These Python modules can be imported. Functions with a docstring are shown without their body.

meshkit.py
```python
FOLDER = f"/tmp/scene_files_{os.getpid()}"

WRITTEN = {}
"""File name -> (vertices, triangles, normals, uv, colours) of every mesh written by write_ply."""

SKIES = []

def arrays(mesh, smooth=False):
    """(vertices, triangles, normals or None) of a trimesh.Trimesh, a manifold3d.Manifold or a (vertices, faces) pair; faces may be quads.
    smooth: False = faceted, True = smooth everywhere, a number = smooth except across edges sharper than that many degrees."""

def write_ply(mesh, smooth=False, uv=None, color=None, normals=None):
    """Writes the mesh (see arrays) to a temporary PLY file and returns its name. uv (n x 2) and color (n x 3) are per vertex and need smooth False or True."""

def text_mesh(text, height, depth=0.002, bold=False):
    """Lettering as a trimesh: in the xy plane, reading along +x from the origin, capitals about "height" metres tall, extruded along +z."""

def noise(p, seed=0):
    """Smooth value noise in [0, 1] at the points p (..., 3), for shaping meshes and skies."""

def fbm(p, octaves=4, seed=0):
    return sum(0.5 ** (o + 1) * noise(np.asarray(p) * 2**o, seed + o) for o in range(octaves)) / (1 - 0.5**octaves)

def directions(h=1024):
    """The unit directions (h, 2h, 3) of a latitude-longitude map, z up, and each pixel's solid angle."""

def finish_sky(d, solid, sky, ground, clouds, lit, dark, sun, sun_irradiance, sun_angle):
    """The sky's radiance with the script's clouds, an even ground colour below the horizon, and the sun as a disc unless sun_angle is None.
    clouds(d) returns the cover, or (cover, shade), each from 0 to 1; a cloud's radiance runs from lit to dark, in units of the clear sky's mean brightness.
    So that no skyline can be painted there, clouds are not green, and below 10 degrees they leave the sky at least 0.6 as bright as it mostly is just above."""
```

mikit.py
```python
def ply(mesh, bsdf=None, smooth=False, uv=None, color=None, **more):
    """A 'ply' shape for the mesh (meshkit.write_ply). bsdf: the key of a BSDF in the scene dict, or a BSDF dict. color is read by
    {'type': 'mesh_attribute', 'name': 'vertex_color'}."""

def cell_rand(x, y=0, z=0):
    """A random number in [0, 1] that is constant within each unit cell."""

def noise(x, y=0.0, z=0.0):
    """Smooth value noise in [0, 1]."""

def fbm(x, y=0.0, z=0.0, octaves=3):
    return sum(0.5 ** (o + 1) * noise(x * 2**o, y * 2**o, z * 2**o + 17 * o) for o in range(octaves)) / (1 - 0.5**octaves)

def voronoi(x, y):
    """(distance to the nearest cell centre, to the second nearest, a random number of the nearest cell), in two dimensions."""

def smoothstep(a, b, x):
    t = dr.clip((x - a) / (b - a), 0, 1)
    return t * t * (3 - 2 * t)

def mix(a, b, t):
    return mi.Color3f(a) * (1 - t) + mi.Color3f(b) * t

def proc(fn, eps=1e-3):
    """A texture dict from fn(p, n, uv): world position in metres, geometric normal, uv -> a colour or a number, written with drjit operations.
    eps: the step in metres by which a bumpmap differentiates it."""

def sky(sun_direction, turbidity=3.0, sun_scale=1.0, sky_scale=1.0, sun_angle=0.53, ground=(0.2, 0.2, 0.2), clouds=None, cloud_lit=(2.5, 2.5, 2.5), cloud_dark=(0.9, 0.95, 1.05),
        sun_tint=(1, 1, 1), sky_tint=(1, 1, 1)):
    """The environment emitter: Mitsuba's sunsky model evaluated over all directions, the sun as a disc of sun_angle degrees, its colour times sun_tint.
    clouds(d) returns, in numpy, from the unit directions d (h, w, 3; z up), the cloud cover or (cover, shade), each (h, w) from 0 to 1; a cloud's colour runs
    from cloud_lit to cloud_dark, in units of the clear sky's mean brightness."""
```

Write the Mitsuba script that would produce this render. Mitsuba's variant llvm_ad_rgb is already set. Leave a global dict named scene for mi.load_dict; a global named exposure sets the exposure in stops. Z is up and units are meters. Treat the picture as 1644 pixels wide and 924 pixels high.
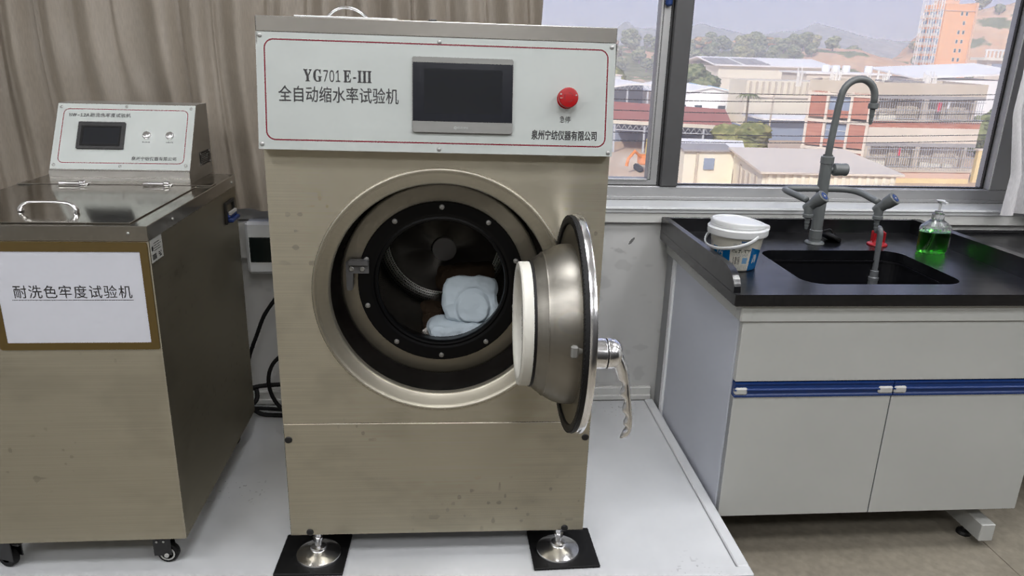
import math, random
import numpy as np, trimesh, drjit as dr, mitsuba as mi
from shapely.geometry import Polygon, Point, box as rect
import mikit, meshkit
from mikit import proc, noise, fbm, smoothstep, mix

# ------------------------------------------------------------------ camera, sky, sun, exposure
exposure = 0.72
yaw, pitch, roll, focal = 0.0901, 0.3123, 0.028, 1183.7          # focal length in pixels of a 1644-wide frame
eye = np.array([0.3882, -1.5845, 1.4025])
fwd = np.array([math.sin(yaw) * math.cos(pitch), math.cos(yaw) * math.cos(pitch), -math.sin(pitch)])
right = np.array([math.cos(yaw), -math.sin(yaw), 0.0])
up = math.cos(roll) * np.cross(right, fwd) - math.sin(roll) * right
ST = mi.ScalarTransform4f
scene = {'camera': {'type': 'perspective', 'fov': 2 * math.degrees(math.atan(822 / focal)), 'fov_axis': 'x', 'near_clip': 0.02, 'far_clip': 20000.0,
                    'to_world': ST().look_at(origin=eye.tolist(), target=(eye + fwd).tolist(), up=up.tolist())}}
SUN = (-0.42, -0.72, 0.55)
SKY_LIT, SUN_SCALE = (2.42, 2.85, 4.75), 2.8
LAMP = 13.0                                                       # radiance of the ceiling lamps' diffusers


def haze_cover(d):
    return 0.93 * np.ones(d.shape[:2]) + 0.05 * meshkit.fbm(d * 3.0, 3, 5)


scene['sky'] = mikit.sky(SUN, turbidity=6.0, sun_scale=SUN_SCALE, sky_scale=1.0, ground=(0.30, 0.28, 0.25), clouds=haze_cover, cloud_lit=SKY_LIT, cloud_dark=SKY_LIT,
                       sun_tint=(0.82, 1.0, 1.32))
labels = {}

# ------------------------------------------------------------------ materials
def srgb(r, g, b):
    return [(c / 255 / 12.92) if c <= 10 else ((c / 255 + 0.055) / 1.055) ** 2.4 for c in (r, g, b)]


def rgb(c):
    return c if isinstance(c, dict) else {'type': 'rgb', 'value': [float(x) for x in c]}


def mat(name, **d):
    scene[name] = {'type': 'twosided', 'bsdf': d}
    return name


def matte(name, c):
    return mat(name, type='diffuse', reflectance=rgb(c))


def plastic(name, c, a=0.15, ior=1.5):
    return mat(name, type='roughplastic', diffuse_reflectance=rgb(c), alpha=a, int_ior=ior, nonlinear=True)


def metal(name, c, au, av=None):
    return mat(name, type='roughconductor', material='none', specular_reflectance=rgb(c), alpha_u=au, alpha_v=av or au, distribution='ggx')


def brushed(p, n, uv):
    s = noise((p.x + p.y) * 5.0, p.z * 900.0)
    st = smoothstep(0.50, 0.72, fbm(p.x * 7.0 + 3.1, p.y * 7.0, p.z * 9.0, 4))
    sp = smoothstep(0.80, 0.88, noise(p.x * 70.0, p.y * 70.0, p.z * 55.0)) * smoothstep(0.5, 0.7, noise(p.x * 6.0, p.y * 6.0, p.z * 6.0))
    k = 0.94 + 0.12 * (s - 0.5) - 0.10 * st - 0.22 * sp
    return mi.Color3f(0.480, 0.445, 0.352) * k


metal('m_steel', proc(brushed), 0.12, 0.30)
metal('m_steel_side', (0.60, 0.59, 0.565), 0.10, 0.16)
metal('m_polished', (0.56, 0.545, 0.515), 0.012)
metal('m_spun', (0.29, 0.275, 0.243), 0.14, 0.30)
metal('m_ring_steel', (0.43, 0.402, 0.33), 0.16, 0.28)
metal('m_cap_steel', (0.36, 0.345, 0.315), 0.14, 0.3)  # darker than m_steel, a dark reflection is put into the cap's colour
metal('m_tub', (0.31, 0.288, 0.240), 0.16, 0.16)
metal('m_chrome', (0.86, 0.86, 0.87), 0.03)
metal('m_dark_steel', (0.32, 0.31, 0.30), 0.25)
metal('m_aluminium', (0.50, 0.50, 0.50), 0.35)
plastic('m_mullion', (0.115, 0.115, 0.118), 0.4)  # darker than the aluminium frame, backlit shade is put into this colour
metal('m_screw', (0.36, 0.36, 0.35), 0.22)
plastic('m_panel_white', proc(lambda p, n, uv: mi.Color3f(0.60, 0.625, 0.61) * (0.965 + 0.07 * fbm(p.x * 14.0, p.y * 14.0, p.z * 14.0, 3))), 0.22)
plastic('m_ink', (0.014, 0.014, 0.016), 0.3)
plastic('m_ink_grey', (0.045, 0.045, 0.05), 0.3)
plastic('m_red_line', (0.27, 0.010, 0.028), 0.25)
plastic('m_red_button', (0.50, 0.012, 0.016), 0.12)
plastic('m_bezel_grey', (0.35, 0.35, 0.335), 0.3)
plastic('m_screen_frame', (0.026, 0.029, 0.040), 0.08)
plastic('m_screen', (0.034, 0.037, 0.044), 0.05)
plastic('m_black_gloss', (0.003, 0.003, 0.0035), 0.2, 1.25)
plastic('m_black', (0.012, 0.012, 0.013), 0.3)
plastic('m_rubber', (0.007, 0.007, 0.0075), 0.42, 1.3)
plastic('m_cap_grey', (0.14, 0.14, 0.142), 0.35)
plastic('m_hub_grey', (0.30, 0.30, 0.305), 0.35)
plastic('m_white_plastic', (0.72, 0.73, 0.73), 0.22)
plastic('m_ring_white', (0.78, 0.77, 0.72), 0.35)
plastic('m_grey_plastic', (0.20, 0.21, 0.22), 0.22)
plastic('m_tap_grey', (0.21, 0.225, 0.225), 0.22)
plastic('m_blue_plastic', (0.02, 0.07, 0.26), 0.2)
plastic('m_blue_strip', proc(lambda p, n, uv: mi.Color3f(0.010, 0.055, 0.235)), 0.25)
plastic('m_breaker_blue', (0.015, 0.05, 0.22), 0.25)
plastic('m_red_plastic', (0.48, 0.02, 0.03), 0.2)
plastic('m_window_green', (0.010, 0.018, 0.018), 0.08)
plastic('m_olive', (0.165, 0.108, 0.022), 0.35)
matte('m_paper', (0.50, 0.51, 0.555))
plastic('m_label_white', (0.55, 0.55, 0.53), 0.3)
plastic('m_cabinet', proc(lambda p, n, uv: mi.Color3f(0.60, 0.605, 0.585) * (0.97 + 0.06 * fbm(p.x * 5.0, p.y * 5.0, p.z * 5.0, 3))), 0.3)
plastic('m_cabinet_side', (0.66, 0.68, 0.73), 0.3)  # bluer and lighter than m_cabinet, light on this side is put into the colour
plastic('m_post_white', (0.86, 0.87, 0.88), 0.3)
plastic('m_cabinet_edge', (0.40, 0.41, 0.42), 0.3)


def board(p, n, uv):
    m = fbm(p.x * 9.0, p.y * 9.0, p.z * 9.0, 4)
    d = smoothstep(0.86, 0.91, noise(p.x * 120.0, p.y * 120.0, 3.0)) * smoothstep(0.60, 0.80, noise(p.x * 6.0, p.y * 6.0, 9.0))
    w = smoothstep(0.52, 0.68, fbm(p.x * 3.0 + 7.0, p.y * 3.0, 1.0, 3))
    return mi.Color3f(0.70, 0.71, 0.72) * (0.95 + 0.08 * m - 0.05 * w) * (1 - 0.35 * d)


plastic('m_board', proc(board), 0.28)


def painted(p, n, uv):
    m = fbm(p.x * 2.2, p.y * 2.2, p.z * 2.2, 4)
    s = smoothstep(0.66, 0.74, fbm(p.x * 11.0 + 2.0, p.y * 8.0, p.z * 16.0, 3))
    a = (p.x - 1.027) * .8 - (p.z - .777) * .6
    b = (p.x - 1.027) * .6 + (p.z - .777) * .8
    mark = dr.select((p.y > .8) & (dr.square(a / .004) + dr.square(b / .013) < 1 + noise(p.x * 300.0, p.z * 300.0)), 1.0, 0.0)
    c, d = p.x - .985, p.z - .742 + (p.x - .985) * .3
    smear = dr.select(p.y > .8, smoothstep(1.3, .3, dr.square(c / .035) + dr.square(d / .011) + .8 * noise(p.x * 120.0, p.z * 160.0)), 0.0)
    return mi.Color3f(0.44, 0.44, 0.43) * (1 - .7 * mark) * (1 - .2 * smear) * (0.95 + 0.1 * m - 0.10 * s)


matte('m_wall', proc(painted))
plastic('m_sill', (0.66, 0.67, 0.67), 0.25)
plastic('m_trim', proc(lambda p, n, uv: mi.Color3f(0.72, 0.72, 0.70) * (0.95 + 0.1 * fbm(p.x * 6.0, p.y * 6.0, p.z * 14.0, 3))), 0.35)
plastic('m_added_cupboard', (0.045, 0.043, 0.04), 0.3)
matte('m_ceiling', (0.78, 0.78, 0.77))


def tile_colour(p, n, uv):
    v = fbm(p.x * 5.0, p.y * 5.0, 0.0, 4)
    w = fbm(p.x * 60.0 + 4.0, p.y * 60.0, 2.0, 3)
    return mix((0.29, 0.262, 0.215), (0.39, 0.36, 0.30), v) * (0.84 + 0.32 * w)


plastic('m_tile', proc(tile_colour), 0.16)
matte('m_grout', (0.30, 0.26, 0.21))


def resin(p, n, uv):
    m = fbm(p.x * 16.0, p.y * 30.0, p.z * 16.0, 4)
    return mi.Color3f(0.013, 0.0135, 0.016) * (0.7 + 0.9 * m)


mat('m_worktop', type='roughplastic', diffuse_reflectance=proc(resin), alpha=0.10, int_ior=1.7, nonlinear=True)
plastic('m_sink_black', (0.010, 0.010, 0.013), 0.25)


def curtain_weave(p, n, uv):
    a = noise(p.x * 900.0, 0.0, p.z * 60.0)
    b = fbm(p.x * 30.0, p.y * 30.0, p.z * 3.0, 2)
    return mi.Color3f(0.185, 0.160, 0.130) * (0.88 + 0.16 * a + 0.1 * b)


scene['m_curtain'] = {'type': 'twosided', 'bsdf': {'type': 'principled', 'base_color': proc(curtain_weave), 'roughness': 0.38, 'specular': 0.9, 'sheen': 0.4, 'sheen_tint': 0.5}}
scene['m_curtain_grey'] = {'type': 'twosided', 'bsdf': {'type': 'principled', 'base_color': proc(lambda p, n, uv: mi.Color3f(0.50, 0.49, 0.50) * (0.9 + 0.2 * noise(p.x * 700.0, p.y * 700.0, p.z * 80.0))), 'roughness': 0.7, 'specular': 0.2, 'sheen': 0.5}}
matte('m_cloth', (0.40, 0.46, 0.50))  # white cloth darkened, the dim light inside the drum is put into its colour
matte('m_cloth_brown', (0.036, 0.025, 0.017))


def perforated(p, n, uv):
    # round holes punched in a triangular grid
    a, b = uv.x * 180.0, uv.y * 124.0
    row = dr.floor(b)
    a2 = a + 0.5 * (row - 2 * dr.floor(row / 2))
    d = dr.sqrt(dr.square(a2 - dr.floor(a2) - 0.5) + dr.square(b - row - 0.5))
    return 1 - smoothstep(0.28, 0.34, d)


scene['m_drum'] = {'type': 'twosided', 'bsdf': {'type': 'blendbsdf', 'weight': proc(perforated),
                   'a': {'type': 'roughconductor', 'material': 'none', 'specular_reflectance': rgb((0.72, 0.70, 0.67)), 'alpha': 0.32},
                   'b': {'type': 'diffuse', 'reflectance': rgb((0.012, 0.012, 0.012))}}}
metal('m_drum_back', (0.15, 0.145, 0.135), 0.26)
scene['m_glass'] = {'type': 'thindielectric', 'int_ior': 1.5}


scene['m_pane'] = {'type': 'thindielectric', 'int_ior': 1.5}
scene['m_clear'] = {'type': 'thindielectric', 'int_ior': 1.46}
scene['m_soap'] = {'type': 'dielectric', 'int_ior': 1.36, 'ext_ior': 1.0, 'specular_transmittance': rgb((0.30, 0.93, 0.22))}
scene['m_clear_plastic'] = {'type': 'roughdielectric', 'int_ior': 1.45, 'ext_ior': 1.0, 'alpha': 0.12}
scene['m_lamp'] = {'type': 'diffuse', 'reflectance': rgb((0.8, 0.8, 0.8))}


# ------------------------------------------------------------------ helpers: meshes
def cat(*ms):
    return trimesh.util.concatenate([m for m in ms if m is not None])


def xf(m, M):
    m = m.copy()
    m.apply_transform(M)
    return m


def rot(deg, axis, c=(0, 0, 0)):
    return trimesh.transformations.rotation_matrix(math.radians(deg), axis, c)


def move(x, y, z):
    return trimesh.transformations.translation_matrix((x, y, z))


def bx(x0, x1, y0, y1, z0, z1):
    v = np.array([(x, y, z) for x in (x0, x1) for y in (y0, y1) for z in (z0, z1)], float)
    f = np.array([(0, 1, 3), (0, 3, 2), (4, 6, 7), (4, 7, 5), (0, 4, 5), (0, 5, 1), (2, 3, 7), (2, 7, 6), (0, 2, 6), (0, 6, 4), (1, 5, 7), (1, 7, 3)])
    return trimesh.Trimesh(v, f, process=False)


def cb(x0, x1, y0, y1, z0, z1, c=0.003):
    """A box with chamfered edges."""
    lo, hi = np.minimum((x0, y0, z0), (x1, y1, z1)), np.maximum((x0, y0, z0), (x1, y1, z1))
    c = min(c, *(0.45 * (hi - lo)))
    p = []
    for sx in (0, 1):
        for sy in (0, 1):
            for sz in (0, 1):
                q = np.where([sx, sy, sz], hi, lo)
                s = np.where([sx, sy, sz], -1, 1) * c
                for k in range(3):
                    r = q + s
                    r[k] = q[k]
                    p.append(r)
    return trimesh.convex.convex_hull(np.array(p))


def hull(pts):
    return trimesh.convex.convex_hull(np.array(pts, float))


AX = {'z': np.eye(4), 'x': rot(90, (0, 1, 0)), '-x': rot(-90, (0, 1, 0)), '-y': rot(90, (1, 0, 0)), 'y': rot(-90, (1, 0, 0)), '-z': rot(180, (1, 0, 0))}


def lathe(prof, c=(0, 0, 0), axis='z', n=64, wave=None, arc=None):
    """(radius, height) pairs turned about an axis through c."""
    prof = np.array(prof, float)
    m = len(prof)
    full = arc is None
    a = np.linspace(0, 2 * np.pi, n, endpoint=False) if full else np.linspace(arc[0], arc[1], n)
    R = np.repeat(prof[:, :1], n, 1)
    H = np.repeat(prof[:, 1:], n, 1)
    if wave is not None:
        R, H = wave(R, H, a[None, :])
    v = np.stack([R * np.cos(a), R * np.sin(a), H], -1).reshape(-1, 3)
    f = []
    for i in range(m - 1):
        for j in range(n if full else n - 1):
            k = (j + 1) % n
            p, q, r, s = i * n + j, i * n + k, (i + 1) * n + k, (i + 1) * n + j
            if prof[i, 0] > 1e-7:
                f.append((p, q, r) if prof[i + 1, 0] > 1e-7 or True else (p, q, s))
            if prof[i + 1, 0] > 1e-7:
                f.append((p, r, s))
    t = trimesh.Trimesh(v, np.array(f), process=False)
    t.apply_transform(AX[axis] if isinstance(axis, str) else axis)
    t.apply_translation(c)
    return t


def turned(prof, c, axis, n):
    """(mesh, uv) of a lathe shape with its seam cut, u around and v along the profile, for metal brushed in circles."""
    m = lathe(prof, c, axis, n + 1, arc=(0, 2 * np.pi))
    pr = np.array(prof, float)
    s = np.concatenate([[0], np.cumsum(np.hypot(*np.diff(pr, axis=0).T))])
    return m, np.stack([np.tile(np.linspace(0, 1, n + 1), len(pr)), np.repeat(s, n + 1)], 1)


def cyl(c, r, h, axis='z', n=32, ch=0.0):
    """A cylinder from c along the axis, with chamfered rims."""
    pr = [(0, 0), (r - ch, 0), (r, ch), (r, h - ch), (r - ch, h), (0, h)] if ch else [(0, 0), (r, 0), (r, h), (0, h)]
    return lathe(pr, c, axis, n)


def dirs(a):
    """A frame whose z is the direction a."""
    a = np.asarray(a, float) / np.linalg.norm(a)
    s = np.cross(a, (0, 0, 1.0) if abs(a[2]) < 0.9 else (1.0, 0, 0))
    s /= np.linalg.norm(s)
    M = np.eye(4)
    M[:3, 0], M[:3, 1], M[:3, 2] = s, np.cross(a, s), a
    return M


def spline(pts, k=8):
    p = np.array(pts, float)
    q = np.vstack([2 * p[0] - p[1], p, 2 * p[-1] - p[-2]])
    out = []
    for i in range(1, len(q) - 2):
        for t in np.linspace(0, 1, k, endpoint=False):
            a, b, c, d = q[i - 1], q[i], q[i + 1], q[i + 2]
            out.append(0.5 * (2 * b + (c - a) * t + (2 * a - 5 * b + 4 * c - d) * t * t + (3 * b - a - 3 * c + d) * t ** 3))
    return np.array(out + [p[-1]])


def tube(pts, r, sides=12, smooth=0, flat=(1, 1)):
    p = spline(pts, smooth) if smooth else np.array(pts, float)
    r = np.broadcast_to(np.asarray(r, float), (len(p),)) if np.ndim(r) == 0 or len(r) == len(p) else np.interp(np.linspace(0, 1, len(p)), np.linspace(0, 1, len(r)), r)
    t = np.gradient(p, axis=0)
    t /= np.linalg.norm(t, axis=1, keepdims=True) + 1e-12
    s = np.cross(t[0], (0, 0, 1.0) if abs(t[0][2]) < 0.9 else (1.0, 0, 0))
    v, a = [], np.arange(sides) * 2 * np.pi / sides
    for i in range(len(p)):
        s = s - t[i] * (s @ t[i])
        s /= np.linalg.norm(s)
        b = np.cross(t[i], s)
        v.append(p[i] + r[i] * (flat[0] * np.cos(a)[:, None] * s + flat[1] * np.sin(a)[:, None] * b))
    v = np.vstack(v + [p[:1], p[-1:]])
    f, n = [], len(p)
    for i in range(n - 1):
        for j in range(sides):
            k = (j + 1) % sides
            f += [(i * sides + j, i * sides + k, (i + 1) * sides + k), (i * sides + j, (i + 1) * sides + k, (i + 1) * sides + j)]
    for j in range(sides):
        k = (j + 1) % sides
        f += [(n * sides, k, j), (n * sides + 1, (n - 1) * sides + j, (n - 1) * sides + k)]
    return trimesh.Trimesh(v, np.array(f), process=False)


def ext(poly, h):
    return cat(*[trimesh.creation.extrude_polygon(g, h, engine='earcut') for g in getattr(poly, 'geoms', [poly])])


def place(m, o, ex, ey, ez):
    """Local x, y, z of the mesh along ex, ey, ez from o."""
    m = m.copy()
    v = np.array(m.vertices)
    m.vertices = np.asarray(o, float) + v[:, :1] * np.asarray(ex, float) + v[:, 1:2] * np.asarray(ey, float) + v[:, 2:] * np.asarray(ez, float)
    if np.dot(np.cross(ex, ey), ez) < 0:
        m.invert()
    return m


def rrect(x0, x1, y0, y1, r):
    return rect(x0 + r, y0 + r, x1 - r, y1 - r).buffer(r, quad_segs=8)


def boxuv(m):
    """(mesh with its own corners per face, uv along and across the brushing), for brushed metal."""
    v = np.array(m.vertices)[np.array(m.faces)]
    n = np.abs(np.cross(v[:, 1] - v[:, 0], v[:, 2] - v[:, 0]))
    k = n.argmax(1)
    uv = np.where((k == 0)[:, None, None], v[:, :, [1, 2]], np.where((k == 1)[:, None, None], v[:, :, [0, 2]], v[:, :, [0, 1]]))
    return trimesh.Trimesh(v.reshape(-1, 3), np.arange(len(v) * 3).reshape(-1, 3), process=False), uv.reshape(-1, 2)


# ------------------------------------------------------------------ helpers: naming
def fresh(key):
    if key not in scene and key not in labels:
        return key
    i = 1
    while f'{key}_{i:03d}' in scene or f'{key}_{i:03d}' in labels:
        i += 1
    return f'{key}_{i:03d}'


def say(key, label=None, category=None, group=None, kind=None):
    e = {k: v for k, v in dict(label=label, category=category, group=group, kind=kind).items() if v}
    if e:
        labels[key] = e
    return key


XF = [None]                                                       # the pose of the thing that is being built


def add(name, mesh, bsdf, parent=None, smooth=False, brush=False, uv=None, label=None, category=None, group=None, kind=None, **more):
    key = fresh(name if parent is None else f'{parent}__{name}')
    if XF[0] is not None:
        mesh = xf(mesh, XF[0])
    if brush:
        mesh, uv = boxuv(mesh)
    scene[key] = mikit.ply(mesh, bsdf, smooth, uv=uv, **more)
    return say(key, label, category, group, kind)


def again(name, of, M, parent=None, **said):
    """One more copy of an entry's mesh under its own key."""
    key = fresh(name if parent is None else f'{parent}__{name}')
    scene[key] = {**scene[of], 'to_world': ST(np.asarray(M, float).tolist())}
    return say(key, **said)


def thing(name, label, category, group=None):
    key = fresh(name)
    return say(key, label, category, group)


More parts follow.
